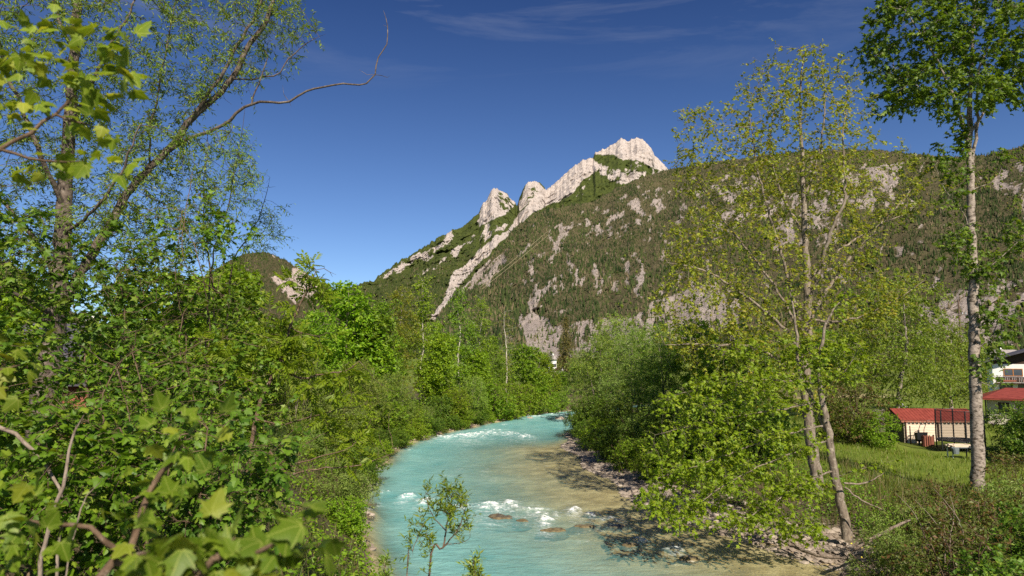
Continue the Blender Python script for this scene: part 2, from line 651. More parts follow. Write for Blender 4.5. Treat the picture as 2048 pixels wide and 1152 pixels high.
def ground_material():
    m, t, out = new_mat('ground')
    ag = NN(t, 'ShaderNodeAttribute', attribute_name='gravel').outputs['Fac']
    am = NN(t, 'ShaderNodeAttribute', attribute_name='meadow').outputs['Fac']
    aw = NN(t, 'ShaderNodeAttribute', attribute_name='wet').outputs['Fac']
    f1, r1 = noise_fac(t, 1.3, 8, 0.65)
    soil = mixc(t, f1, (0.045, 0.040, 0.018), (0.105, 0.080, 0.045))
    f2, r2 = noise_fac(t, 0.7, 8, 0.7)
    grass = mixc(t, f2, (0.085, 0.125, 0.014), (0.150, 0.185, 0.026))
    c = mixc(t, am, soil, grass)
    tcn = NN(t, 'ShaderNodeTexCoord')
    vo = NN(t, 'ShaderNodeTexVoronoi')
    vo.inputs['Scale'].default_value = 13.0
    t.links.new(tcn.outputs['Object'], vo.inputs['Vector'])
    bw = NN(t, 'ShaderNodeSeparateColor')
    t.links.new(vo.outputs['Color'], bw.inputs[0])
    st = mixc(t, bw.outputs[0], (0.13, 0.098, 0.070), (0.30, 0.245, 0.19))
    f3, r3 = noise_fac(t, 0.9, 5, 0.6, lo=0.4, hi=0.62)
    stw = mixc(t, f3, (0.36, 0.265, 0.09), (0.66, 0.54, 0.27))
    stw = mixc(t, 0.35, stw, st, 'MIX')
    st2 = mixc(t, aw, st, stw)
    c = mixc(t, ag, c, st2)
    p = NN(t, 'ShaderNodeBsdfPrincipled')
    t.links.new(c, p.inputs['Base Color'])
    p.inputs['Roughness'].default_value = 0.9
    p.inputs['Specular IOR Level'].default_value = 0.2
    t.links.new(bump(t, vo.outputs['Distance'], 0.6, 0.03), p.inputs['Normal'])
    t.links.new(p.outputs[0], out.inputs[0])
    return m


M['ground'] = ground_material()
tag(obj('ground', mk_mesh('ground', np.stack([GX, GY, GZ], -1), [grid_quads(len(gx), len(gy))], [M['ground']], smooth_sh=True,
    attrs={'gravel': gravel, 'meadow': meadow, 'wet': wet})), 'earth banks, gravel edges and meadow along the river', kind='structure')

# ------------------------------------------------------------------ water
wy = np.concatenate([np.arange(-12, 12, 0.5), np.arange(12, 40, 0.085), np.arange(40, 66, 0.14), np.arange(66, 118, 0.3)])
wt = np.linspace(-0.05, 1.05, 150)
WYg, WTg = np.meshgrid(wy, wt, indexing='ij')
wl_, wr_ = bank_l(WYg) - 0.3, bank_r(WYg) + 0.3
WXg = wl_ + (np.maximum(wr_ - wl_, 0.3)) * WTg
depth = -ground_z(WXg, WYg)
# white water: (px, py, half length px, half height px, strength)
FOAM = [(817, 994, 20, 7, 1), (850, 1003, 22, 9, 1), (930, 1013, 40, 7, .7), (985, 1014, 45, 12, 1), (1020, 1010, 24, 12, .9), (1065, 1022, 40, 8, .9),
        (1088, 1042, 20, 12, 1.05), (1110, 1030, 40, 6, .65), (1148, 1023, 18, 10, 1.05), (1183, 1033, 18, 8, .9), (1225, 1040, 28, 6, .8),
        (1282, 1081, 16, 6, .75), (1345, 1102, 22, 7, 1), (1355, 1090, 30, 4, .5), (725, 1022, 22, 12, .9), (760, 1010, 20, 6, .5), (770, 985, 18, 5, .5), (1150, 1083, 40, 4, .45),
        (890, 875, 40, 4, .95), (940, 871, 40, 6, 1.0), (980, 866, 40, 5, .9), (1015, 868, 40, 5, .8), (1050, 873, 26, 4, .8),
        (985, 860, 30, 3, .6), (1075, 833, 30, 2.5, .7), (1115, 829, 30, 2.5, .8), (1140, 834, 26, 4, .9), (1010, 850, 20, 2, .5), (820, 900, 20, 3, .5)]
foam = np.zeros_like(WXg)
lift = np.zeros_like(WXg)
for (px, py, hw, hh, sg) in FOAM:
    c = gp(px, py)
    hw, hh, sg = hw * 0.85, hh * 0.75, sg * 0.93
    rx = hw * c[1] / FPX
    ry = max(hh * c[1] ** 2 / (CAM_Z * FPX), 0.25)
    d2 = ((WXg - c[0]) / rx) ** 2 + ((WYg - c[1]) / ry) ** 2
    g = np.exp(-d2 * 0.9)
    foam = np.maximum(foam, g * sg)
    lift = np.maximum(lift, np.exp(-(((WXg - c[0]) / (rx * 1.2)) ** 2 + ((WYg - c[1] - ry * .2) / (ry * 0.9)) ** 2)) * sg)
rip = fbm(P3(WXg * 1.3, WYg * 0.75), 4, 41, 0.55)
rip2 = fbm(P3(WXg * 5.0, WYg * 3.2), 3, 47, 0.6)
fine = fbm(P3(WXg * 5.5, WYg * 4.0), 4, 53, 0.6)
edge = smooth(np.minimum(WXg - wl_, wr_ - WXg), 0.2, 1.2)
foamv = np.clip((foam + 1.25 * fine * smooth(foam, 0.05, 0.45) - 0.42) * 1.9, 0, 1)
halo = np.zeros_like(WXg)
for (px, py, hw, hh, sg) in FOAM:
    c = gp(px, py)
    rx = hw * c[1] / FPX * 1.5
    ry = max(hh * c[1] ** 2 / (CAM_Z * FPX), 0.25) * 2.6
    halo = np.maximum(halo, np.exp(-(((WXg - c[0]) / rx) ** 2 + ((WYg - c[1] + ry * .35) / ry) ** 2)) * sg)
wisp = fbm(P3(WXg * 3.0 + 2 * fine, WYg * 5.5), 4, 91, 0.6)
foamv = np.maximum(foamv, np.clip((halo * 0.75 + wisp * 1.0 - 0.62) * 1.5, 0, 0.6) * smooth(halo, 0.1, 0.4))
streak = fbm(P3(WXg * 0.9 + 3, WYg * 0.10), 3, 61) * 0.5 + fbm(P3(WXg * 3.5, WYg * 2.0), 3, 67) * 0.5
foamv = np.maximum(foamv, np.clip((streak - 0.40) * 4, 0, 0.55) * smooth(WYg, 20, 60) * 0.7)
WZ = 0.035 * rip * edge + 0.012 * rip2 * edge + lift * (0.14 + 0.16 * np.maximum(fine, -.4)) - 0.01
turb = 1 - np.exp(-np.maximum(depth, 0) * 1.75)


def water_material():
    m, t, out = new_mat('river_water')
    af = NN(t, 'ShaderNodeAttribute', attribute_name='foam').outputs['Fac']
    at_ = NN(t, 'ShaderNodeAttribute', attribute_name='turbid').outputs['Fac']
    f1, r1 = noise_fac(t, 0.42, 4, 0.6, sc3=(1.0, 0.6, 1), lo=0.32, hi=0.68)
    body = mixc(t, f1, (0.100, 0.320, 0.325), (0.255, 0.480, 0.445))
    f1b, r1b = noise_fac(t, 1.1, 5, 0.65, sc3=(0.55, 1.7, 1), lo=0.38, hi=0.66, dist=0.5)
    body = mixc(t, f1b, body, (0.170, 0.375, 0.360))
    d = NN(t, 'ShaderNodeBsdfDiffuse')
    t.links.new(body, d.inputs['Color'])
    tr = NN(t, 'ShaderNodeBsdfTransparent')
    tr.inputs['Color'].default_value = (0.97, 0.99, 0.93, 1)
    mb = NN(t, 'ShaderNodeMixShader')
    t.links.new(at_, mb.inputs[0])
    t.links.new(tr.outputs[0], mb.inputs[1])
    t.links.new(d.outputs[0], mb.inputs[2])
    n1, w1 = noise_fac(t, 1.7, 5, 0.66, sc3=(0.7, 1.6, 1), dist=0.6)
    n2, w2 = noise_fac(t, 8.0, 3, 0.5, sc3=(0.8, 1.4, 1))
    sm = NN(t, 'ShaderNodeMath', operation='MULTIPLY_ADD')
    sm.inputs[1].default_value = 0.12
    t.links.new(w2, sm.inputs[0])
    t.links.new(w1, sm.inputs[2])
    nb = bump(t, sm.outputs[0], 0.7, 0.16)
    gl = NN(t, 'ShaderNodeBsdfGlossy')
    gl.inputs['Roughness'].default_value = 0.17
    gl.inputs['Color'].default_value = (0.9, 0.95, 1, 1)
    t.links.new(nb, gl.inputs['Normal'])
    t.links.new(nb, d.inputs['Normal'])
    fr = NN(t, 'ShaderNodeFresnel')
    fr.inputs['IOR'].default_value = 1.33
    t.links.new(nb, fr.inputs['Normal'])
    fm = NN(t, 'ShaderNodeMath', operation='MULTIPLY')
    fm.inputs[1].default_value = 0.42
    t.links.new(fr.outputs[0], fm.inputs[0])
    ms = NN(t, 'ShaderNodeMixShader')
    t.links.new(fm.outputs[0], ms.inputs[0])
    t.links.new(mb.outputs[0], ms.inputs[1])
    t.links.new(gl.outputs[0], ms.inputs[2])
    fo = NN(t, 'ShaderNodeBsdfDiffuse')
    fo.inputs['Color'].default_value = (0.86, 0.88, 0.86, 1)
    n3, w3 = noise_fac(t, 11.0, 6, 0.75, lo=0.42, hi=0.64)
    fa = NN(t, 'ShaderNodeMath', operation='MULTIPLY_ADD')
    fa.use_clamp = True
    t.links.new(n3, fa.inputs[0])
    t.links.new(af, fa.inputs[1])
    fa2 = NN(t, 'ShaderNodeMath', operation='MULTIPLY_ADD')
    fa2.inputs[1].default_value = 1.3
    fa2.inputs[2].default_value = -0.95
    t.links.new(af, fa2.inputs[0])
    fa3 = NN(t, 'ShaderNodeMath', operation='MAXIMUM')
    fa3.inputs[1].default_value = 0
    t.links.new(fa2.outputs[0], fa3.inputs[0])
    t.links.new(fa3.outputs[0], fa.inputs[2])
    mf = NN(t, 'ShaderNodeMixShader')
    t.links.new(fa.outputs[0], mf.inputs[0])
    t.links.new(ms.outputs[0], mf.inputs[1])
    t.links.new(fo.outputs[0], mf.inputs[2])
    t.links.new(mf.outputs[0], out.inputs[0])
    return m


M['water'] = water_material()
tag(obj('river_water', mk_mesh('river_water', np.stack([WXg, WYg, WZ], -1), [grid_quads(len(wy), len(wt))[:, ::-1]], [M['water']], smooth_sh=True,
    attrs={'foam': foamv, 'turbid': turb})), 'milky turquoise mountain river with white ripples', kind='structure')


# ------------------------------------------------------------------ mountains
def in_poly(px, py, poly):
    poly = np.asarray(poly, float)
    inside = np.zeros(px.shape, bool)
    n = len(poly)
    j = n - 1
    for i in range(n):
        xi, yi = poly[i]
        xj, yj = poly[j]
        c = ((yi > py) != (yj > py)) & (px < (xj - xi) * (py - yi) / (yj - yi + 1e-12) + xi)
        inside ^= c
        j = i
    return inside


def to_px(x, y, z):
    dz = z - CAM_Z
    fw = y * math.cos(PITCH) + dz * math.sin(PITCH)
    up = -y * math.sin(PITCH) + dz * math.cos(PITCH)
    return 1024 + FPX * x / fw, 576 - FPX * up / fw


FAR = 2.5


def mountain(name, sil, dist, base, nu, nv, amp, seed, rocks, matl, streak_thr, label, jag=0.0, patches=(), rug=0.0, crest=0.75, back=900, greens=()):
    sil = np.asarray(sil, float)
    ae = np.array([ray(*p) for p in sil])
    pxs = np.linspace(sil[0, 0], sil[-1, 0], nu)
    a = np.interp(pxs, sil[:, 0], ae[:, 0])
    e = np.interp(pxs, sil[:, 0], ae[:, 1])
    Y1 = np.interp(pxs, [d[0] for d in dist], [d[1] for d in dist])
    Y0 = np.interp(pxs, [d[0] for d in base], [d[1] for d in base])
    Y1, Y0, amp, back, jag = Y1 * FAR, Y0 * FAR, amp * FAR, back * FAR, jag * FAR
    nb = max(6, nv // 12)
    T = np.concatenate([np.linspace(0, 1, nv), 1 + np.linspace(0, 1, nb + 1)[1:]])
    A, TT = np.meshgrid(a, T, indexing='ij')
    E = np.repeat(e[:, None], len(T), 1)
    y1 = np.repeat(Y1[:, None], len(T), 1)
    y0 = np.repeat(Y0[:, None], len(T), 1)
    tf = np.clip(TT, 0, 1)
    tb = np.clip(TT - 1, 0, 1)
    zc = CAM_Z + E * y1
    if jag:
        zc = zc + jag * fbm(P3(A * 260, A * 0), 5, seed + 5, 0.65)
    Y = y0 + (y1 - y0) * tf + back * tb
    Z = -3 + (zc + 3) * tf ** 1.12
    Z = np.where(TT > 1, zc - (zc + 3) * tb, Z)
    X = A * (y0 + (y1 - y0) * tf) + A * back * tb
    lat = A * 1500.0
    win = smooth(tf, 0.0, 0.1) * (1 - crest * smooth(tf, 0.9, 1.0)) * (1 - tb)
    n1 = fbm(np.stack([lat / 150, TT * 2.4, A * 0 + seed], -1), 6, seed, 0.52, ridged=True)
    n2 = fbm(np.stack([lat / 30, TT * 11.0, A * 0 + 4], -1), 5, seed + 3, 0.6)
    D = amp * (n1 * 0.8 + n2 * 0.32) * win
    if rug:
        q = np.stack([X / 210, Y / 210, Z / 300], -1)
        n3 = fbm(q, 6, seed + 71, 0.58, ridged=True)
        D = D + rug * n3 * win
    Y = Y + D
    Z = Z + D * 0.10
    px, py = to_px(X, Y, Z)
    wob = np.stack([px / 26, py / 26, px * 0], -1)
    wx = fbm(wob, 4, seed + 31, 0.6) * 15
    wy_ = fbm(wob + 50, 4, seed + 37, 0.6) * 15
    rock = np.zeros(px.shape)
    for pl in rocks:
        rock = np.maximum(rock, in_poly(px + wx * .6, py + wy_ * .6, pl).astype(float))
    for (pl, thr) in patches:
        msk = in_poly(px + wx, py + wy_, pl)
        nz = fbm(np.stack([lat / 14, TT * 16, A * 0 + 9], -1), 5, seed + 41, 0.62)
        rock = np.maximum(rock, (msk & (nz > thr)).astype(float))
    for (pl, thr) in greens:
        msk = in_poly(px + wx, py + wy_, pl)
        nz = fbm(np.stack([lat / 12, TT * 40, A * 0 + 3], -1), 4, seed + 51, 0.6)
        rock = np.where(msk & (nz < thr), 0, rock)
    st = fbm(np.stack([lat / 16, TT * 9, A * 0 + 2], -1), 5, seed + 61, 0.6)
    rock = np.maximum(rock, smooth(st, streak_thr, streak_thr + 0.06))
    rock = np.where(TT > 1.02, 0.3, rock)
    o = tag(obj(name, mk_mesh(name, np.stack([X, Y, Z], -1), [grid_quads(nu, len(T))], [matl], smooth_sh=True, attrs={'rock': rock})), label, kind='structure')
    return dict(X=X[:, :nv], Y=Y[:, :nv], Z=Z[:, :nv], rock=rock[:, :nv], px=px[:, :nv], py=py[:, :nv], st=st[:, :nv])


def mountain_material(name, g1, g2, r1, r2, r3, scale=0.02):
    m, t, out = new_mat(name)
    ar = NN(t, 'ShaderNodeAttribute', attribute_name='rock').outputs['Fac']
    f1, a1 = noise_fac(t, scale, 8, 0.65)
    g = mixc(t, f1, g1, g2)
    f2, a2 = noise_fac(t, scale * 0.8, 9, 0.7, sc3=(1, 1, 0.3), lo=0.3, hi=0.7)
    r = mixc(t, f2, r1, r2)
    f3, a3 = noise_fac(t, scale * 3.0, 6, 0.75, sc3=(1.6, 1.6, 0.35), lo=0.53, hi=0.64)
    r = mixc(t, f3, r, r3)
    c = mixc(t, ar, g, r)
    p = NN(t, 'ShaderNodeBsdfPrincipled')
    t.links.new(c, p.inputs['Base Color'])
    p.inputs['Roughness'].default_value = 0.95
    p.inputs['Specular IOR Level'].default_value = 0.1
    t.links.new(bump(t, a3, 0.8, 16.0), p.inputs['Normal'])
    t.links.new(p.outputs[0], out.inputs[0])
    return m


M['peak'] = mountain_material('alpine_peak', (0.040, 0.056, 0.014), (0.072, 0.088, 0.020), (0.35, 0.30, 0.27), (0.51, 0.455, 0.415), (0.18, 0.15, 0.13), 0.016)
M['slope'] = mountain_material('forest_slope', (0.068, 0.064, 0.029), (0.122, 0.102, 0.055), (0.27, 0.225, 0.20), (0.40, 0.345, 0.31), (0.085, 0.075, 0.045), 0.02)

M['scar'] = mountain_material('scarred_hill', (0.054, 0.052, 0.022), (0.100, 0.084, 0.042), (0.42, 0.335, 0.29), (0.56, 0.47, 0.42), (0.22, 0.17, 0.14), 0.03)

PEAK_SIL = [(560, 690), (600, 640), (660, 592), (700, 572), (748, 560), (755, 550), (800, 520), (850, 492), (905, 458), (920, 458), (940, 440), (956, 428),
            (966, 404), (974, 396), (984, 377), (995, 374), (1012, 383), (1020, 392), (1029, 402), (1034, 408), (1041, 390), (1050, 368), (1057, 362), (1066, 360), (1075, 361), (1084, 366),
            (1093, 377), (1112, 362), (1140, 336), (1165, 319), (1188, 311), (1193, 302), (1212, 293), (1230, 284), (1243, 276), (1250, 277), (1255, 284), (1263, 277), (1273, 275),
            (1285, 279), (1294, 286), (1302, 296), (1308, 310), (1320, 324), (1334, 337), (1400, 365), (1520, 410)]
peak = mountain('mountain_peak', PEAK_SIL, [(560, 2300), (750, 2500), (1000, 3100), (1265, 3800), (1520, 3800)],
                [(560, 1100), (1000, 1300), (1520, 1500)], 760, 300, 130, 7,
                [[(954, 442), (966, 400), (984, 370), (1012, 378), (1032, 404), (1012, 424), (985, 440), (958, 452)],
                 [(1034, 410), (1050, 360), (1068, 354), (1094, 378), (1062, 402), (1036, 424)],
                 [(1045, 420), (1093, 374), (1140, 330), (1190, 304), (1212, 318), (1198, 340), (1165, 366), (1120, 398), (1062, 428), (1030, 452), (985, 500), (940, 546), (900, 600), (872, 640), (860, 640), (906, 551), (969, 493), (1014, 457), (1032, 428)],
                 [(1183, 312), (1192, 296), (1250, 266), (1310, 286), (1340, 345), (1300, 334), (1262, 326), (1222, 307)]],
                M['peak'], 0.60, 'pale limestone summit with twin knobs and smaller pinnacles on its ridge', jag=12, rug=115, crest=0.5,
                patches=[([(1205, 325), (1330, 330), (1320, 360), (1230, 365), (1190, 350)], -0.05), ([(1120, 360), (1220, 345), (1150, 400)], 0.30),
                         ([(760, 552), (850, 500), (905, 465), (910, 478), (860, 510), (780, 552)], -0.10),
                         ([(840, 548), (905, 500), (972, 448), (985, 452), (930, 495), (860, 545)], 0.02),
                         ([(950, 470), (1010, 440), (1000, 460), (930, 520)], 0.15)],
                greens=[([(1000, 385), (1022, 392), (1030, 412), (1000, 416)], 0.0), ([(1060, 375), (1090, 378), (1050, 410)], -0.1),
                        ([(1180, 312), (1225, 310), (1300, 332), (1290, 345), (1210, 335)], 0.35)])

SLOPE_SIL = [(846, 672), (872, 640), (902, 600), (938, 562), (976, 520), (1002, 492), (1028, 457), (1068, 426), (1130, 412), (1190, 400), (1240, 372), (1290, 352), (1340, 338),
             (1420, 324), (1500, 314), (1600, 302), (1700, 297), (1760, 300), (1850, 309), (1920, 313), (1975, 309), (2048, 291), (2150, 284), (2300, 292), (2700, 350)]
slope = mountain('forested_mountain', SLOPE_SIL, [(846, 900), (1060, 1400), (1340, 2100), (1600, 1800), (2048, 1400), (2700, 1200)],
                 [(846, 740), (1060, 620), (1340, 560), (2048, 480), (2700, 480)], 900, 330, 80, 23,
                 [[(1052, 612), (1075, 590), (1098, 560), (1104, 566), (1080, 600), (1058, 640)],
                  [(1040, 640), (1062, 626), (1092, 640), (1120, 668), (1100, 720), (1050, 700)]],
                 M['slope'], 0.40, 'broad mountainside of conifer forest with grey cliff bands', jag=6, rug=30,
                 patches=[([(940, 545), (975, 525), (1010, 508), (1002, 548), (970, 572), (940, 575)], -0.15), ([(890, 560), (940, 528), (950, 560), (900, 610)], -0.05),
                          ([(1080, 480), (1140, 430), (1160, 440), (1100, 520)], 0.1), ([(1180, 440), (1320, 370), (1330, 420), (1200, 500)], 0.16),
                          ([(1090, 655), (1330, 622), (1460, 570), (1500, 700), (1100, 720)], -0.20), ([(1000, 480), (1400, 360), (1500, 600), (1080, 640)], 0.40), ([(1300, 600), (1430, 570), (1440, 640), (1290, 650)], -0.3),
                          ([(1390, 380), (1500, 340), (1560, 420), (1420, 480)], 0.12), ([(1560, 390), (1680, 370), (1680, 490), (1540, 500)], 0.02),
                          ([(1690, 330), (1800, 330), (1790, 420), (1680, 410)], -0.02), ([(1840, 590), (2060, 560), (2060, 690), (1830, 690)], 0.0),
                          ([(1990, 330), (2060, 320), (2060, 400), (1990, 390)], 0.05), ([(1150, 520), (1300, 500), (1300, 580), (1150, 590)], 0.22)])
HILL_SIL = [(240, 690), (330, 620), (400, 560), (450, 524), (490, 507), (515, 503), (540, 507), (575, 523), (610, 545), (645, 566), (690, 600), (760, 660)]
hill = mountain('far_hill', HILL_SIL, [(240, 1900), (760, 2100)], [(240, 900), (760, 1000)], 320, 140, 70, 31,
                [], M['scar'], 0.50, 'rounded wooded hill with a pale rock scar beyond the left bank trees', jag=5,
                patches=[([(540, 552), (575, 556), (590, 536), (612, 552), (645, 566), (622, 590), (596, 616), (570, 590)], -0.55)])
LEFT_SIL = [(-900, 430), (-500, 440), (-200, 470), (-60, 500), (0, 520), (40, 545), (100, 600), (200, 680)]
left_hill = mountain('left_hill', LEFT_SIL, [(-900, 800), (200, 800)], [(-900, 330), (200, 400)], 260, 110, 40, 37,
                     [], M['slope'], 0.55, 'dark wooded slope behind the tree at the left edge', jag=3)


def forest_mesh(name, mt, n, hmin, hmax, keep, seed, label, mats, decid=0.0):
    rng = np.random.default_rng(seed)
    nu, nv = mt['X'].shape
    i = rng.integers(0, nu - 1, n)
    j = rng.integers(int(nv * 0.02), nv - 1, n)
    fi, fj = rng.random(n), rng.random(n)

    def b(k):
        g = mt[k]
        return (g[i, j] * (1 - fi) * (1 - fj) + g[i + 1, j] * fi * (1 - fj) + g[i, j + 1] * (1 - fi) * fj + g[i + 1, j + 1] * fi * fj)
    X, Y, Z, rk, px, py = b('X'), b('Y'), b('Z'), b('rock'), b('px'), b('py')
    ok = (rng.random(n) > rk * 0.90) & keep(px, py, rng, X, Y, Z)
    X, Y, Z, px, py = X[ok], Y[ok], Z[ok], px[ok], py[ok]
    m = len(X)
    h = hmin * 0.5 + (hmax * 1.15 - hmin * 0.5) * rng.random(m) ** 1.5
    h = h * (0.85 + 0.45 * fbm(P3(px / 18, py / 18), 3, seed + 9))
    dn = fbm(P3(px / 60, py / 40), 3, seed + 2)
    dec = rng.random(m) < decid * smooth(dn, -0.05, 0.35) * smooth(px, 1150, 1700)
    w = h * rng.uniform(0.15, 0.30, m)
    w = np.where(dec, h * 0.33, w)
    h = np.where(dec, h * 0.75, h)
    ns = 5
    ang = np.arange(ns) * 2 * math.pi / ns
    ph = rng.random(m) * 6.28
    ca, sa = np.cos(ang[None] + ph[:, None]), np.sin(ang[None] + ph[:, None])
    jit = 1 + 0.35 * (rng.random((m, ns)) - .5)

    def ring(fr, fz):
        return np.stack([X[:, None] + ca * (w * fr)[:, None] * jit, Y[:, None] + sa * (w * fr)[:, None] * jit, np.repeat((Z + h * fz)[:, None], ns, 1)], -1)
    r0 = ring(np.where(dec, 0.55, 1.0), np.where(dec, 0.0, 0.06))
    r1 = ring(np.where(dec, 1.05, 0.50), np.where(dec, 0.45, 0.48))
    r2 = ring(np.where(dec, 0.95, 0.66), np.where(dec, 0.70, 0.44))
    top = np.stack([X, Y, Z + h], -1)[:, None]
    V = np.concatenate([r0, r1, r2, top], 1)
    per = 3 * ns + 1
    k = np.arange(ns)
    k2 = (k + 1) % ns
    q = np.concatenate([np.stack([k, k2, ns + k2, ns + k], 1), np.stack([ns + k, ns + k2, 2 * ns + k2, 2 * ns + k], 1)])
    tr = np.stack([2 * ns + k, 2 * ns + k2, np.full(ns, 3 * ns)], 1)
    off = np.arange(m)[:, None, None] * per
    Q = (q[None] + off).reshape(-1, 4)
    Tt = (tr[None] + off).reshape(-1, 3)
    mi = np.concatenate([np.repeat(dec.astype(int), len(q)), np.repeat(dec.astype(int), len(tr))])
    return tag(obj(name, mk_mesh(name, V.reshape(-1, 3), [Q, Tt], mats, mi)), label, kind='stuff')


def far_leaf_mat(name, c1, c2, c3, fr):
    m, t, out = new_mat(name)
    g = NN(t, 'ShaderNodeNewGeometry')
    c = mixc(t, g.outputs['Random Per Island'], c1, c2)
    mm = NN(t, 'ShaderNodeMath', operation='MULTIPLY')
    mm.inputs[1].default_value = 9.17
    t.links.new(g.outputs['Random Per Island'], mm.inputs[0])
    f = NN(t, 'ShaderNodeMath', operation='FRACT')
    t.links.new(mm.outputs[0], f.inputs[0])
    lt = NN(t, 'ShaderNodeMath', operation='LESS_THAN')
    lt.inputs[1].default_value = fr
    t.links.new(f.outputs[0], lt.inputs[0])
    c = mixc(t, lt.outputs[0], c, c3)
    fb, rb = noise_fac(t, 0.0045, 5, 0.6, lo=0.38, hi=0.62)
    c = mixc(t, 1.0, c, mixc(t, fb, (0.62, 0.70, 0.66), (1.35, 1.28, 1.15)), 'MULTIPLY')
    d = NN(t, 'ShaderNodeBsdfDiffuse')
    t.links.new(c, d.inputs[0])
    t.links.new(d.outputs[0], out.inputs[0])
    return m


M['far_conifer'] = far_leaf_mat('far_conifer', (0.022, 0.037, 0.015), (0.064, 0.080, 0.030), (0.115, 0.096, 0.062), 0.20)
M['far_broadleaf'] = far_leaf_mat('far_broadleaf', (0.050, 0.078, 0.012), (0.10, 0.13, 0.022), (0.13, 0.11, 0.04), 0.1)
FM = [M['far_conifer'], M['far_broadleaf']]
_pl = np.array([(560, 620), (750, 575), (860, 530), (950, 500), (1000, 500), (1040, 470), (1100, 425), (1240, 392), (1520, 380)], float)


def keep_peak(px, py, rng, X, Y, Z):
    line = np.interp(px, _pl[:, 0], _pl[:, 1])
    p = smooth(py, line - 14, line + 10)
    return (rng.random(len(px)) < np.maximum(p, 0.06)) & (px < 1260)


def keep_all(px, py, rng, X, Y, Z):
    return rng.random(len(px)) < 0.75 + 0.4 * fbm(P3(px / 40, py / 30), 3, 77)


forest_mesh('conifer_forest', slope, 120000, 11, 18, keep_all, 5, 'dense brownish green conifer forest covering the broad mountainside', FM, 0.5)
forest_mesh('high_forest', peak, 60000, 12, 19, keep_peak, 6, 'conifer forest on the lower flank below the limestone summit', FM)
forest_mesh('hill_forest', hill, 20000, 13, 19, keep_all, 8, 'conifer forest on the rounded hill with the rock scar', FM)
forest_mesh('left_forest', left_hill, 7000, 9, 15, keep_all, 9, 'dark conifer forest on the slope at the left edge', FM)

# ------------------------------------------------------------------ growing trees
def ell(cx, cy, cz, rx, ry, rz, n, rng, shell=0.45):
    d = nrm(rng.normal(size=(n, 3)))
    r = (shell + (1 - shell) * rng.random(n)) ** 0.6
    return np.array((cx, cy, cz)) + d * r[:, None] * np.array((rx, ry, rz))


def grow(stems, attr, step, infl, kill, rng, iters=120, grav=0.0, tip=0.004, power=2.25, jit=0.12, maxnodes=9000):
    """space colonisation from prescribed stems. stems: list of (n,4) arrays x y z r. returns nodes, parents, radii, free flags"""
    P, par, rad, free = [], [], [], []
    for si, s in enumerate(stems):
        s = catmull(np.asarray(s, float), step)
        s[1:-1, :3] += rng.normal(size=(max(len(s) - 2, 0), 3)) * np.minimum(step * 0.085, s[1:-1, 3:4] * 0.8)
        if si == 0 or (isinstance(stems[si], tuple)):
            prev = -1
            st = 0
        else:
            d = np.linalg.norm(np.array(P) - s[0, :3], axis=1)
            prev = int(np.argmin(d))
            st = 1 if d[prev] < step * 1.5 else 0
        for q in s[st:]:
            P.append(q[:3])
            par.append(prev)
            rad.append(q[3])
            free.append(False)
            prev = len(P) - 1
    nstem = len(P)
    P = np.array(P)
    par = list(par)
    A = np.asarray(attr, float)
    if len(A):
        D = np.full(len(A), 1e9)
        NI = np.zeros(len(A), int)
        for a0 in range(0, len(P), 200):
            d = np.linalg.norm(A[:, None] - P[None, a0:a0 + 200], axis=2)
            m = d.argmin(1)
            dm = d[np.arange(len(A)), m]
            u = dm < D
            D[u] = dm[u]
            NI[u] = m[u] + a0
    for it in range(iters):
        if not len(A) or len(P) > maxnodes:
            break
        al = D > kill
        A, D, NI = A[al], D[al], NI[al]
        act = D < infl
        if not act.any():
            k = D.argsort()[:max(3, len(D) // 50)]
            act = np.zeros(len(D), bool)
            act[k] = True
            if not len(D):
                break
        nodes, inv = np.unique(NI[act], return_inverse=True)
        dirs = np.zeros((len(nodes), 3))
        np.add.at(dirs, inv, nrm(A[act] - P[NI[act]]))
        dirs = nrm(nrm(dirs) + rng.normal(size=dirs.shape) * jit + np.array((0, 0, -grav)))
        newP = P[nodes] + dirs * step
        b = len(P)
        P = np.vstack([P, newP])
        par += list(nodes)
        d = np.linalg.norm(A[:, None] - newP[None], axis=2)
        m = d.argmin(1)
        dm = d[np.arange(len(A)), m]
        u = dm < D
        D[u] = dm[u]
        NI[u] = m[u] + b
    par = np.array(par)
    n = len(P)
    acc = np.zeros(n)
    R_ = np.zeros(n)
    for i in range(n - 1, -1, -1):
        R_[i] = max(acc[i], tip ** power) ** (1 / power)
        if par[i] >= 0:
            acc[par[i]] += R_[i] ** power
    R_[:nstem] = rad
    fr = np.ones(n, bool)
    fr[:nstem] = False
    for i in range(nstem, n):
        R_[i] = min(R_[i], R_[par[i]] * 0.92)
    return P, par, R_, fr


def wood(P, par, Rd, sides_big=9, thr=0.05, minr=0.0):
    n = len(P)
    kids = [[] for _ in range(n)]
    roots = []
    for i, p in enumerate(par):
        (kids[p] if p >= 0 else roots).append(i)
    V, Q, nv = [], [], 0
    stack = [(r, -1) for r in roots]
    while stack:
        i, p = stack.pop()
        ch = [p, i] if p >= 0 else [i]
        rr = [min(Rd[p], Rd[i] * 1.15), Rd[i]] if p >= 0 else [Rd[i]]
        while kids[i]:
            ks = sorted(kids[i], key=lambda k: -Rd[k])
            for k in ks[1:]:
                stack.append((k, i))
            i = ks[0]
            ch.append(i)
            rr.append(Rd[i])
        if len(ch) < 2 or max(rr) < minr:
            continue
        rr = np.array(rr)
        s = sides_big if rr.max() > thr else (5 if rr.max() > 0.018 else 3)
        rr[-1] *= 0.5
        v, q = tube_arrays(P[ch], rr, s)
        V.append(v)
        Q.append(q + nv)
        nv += len(v)
    return np.concatenate(V), np.concatenate(Q)


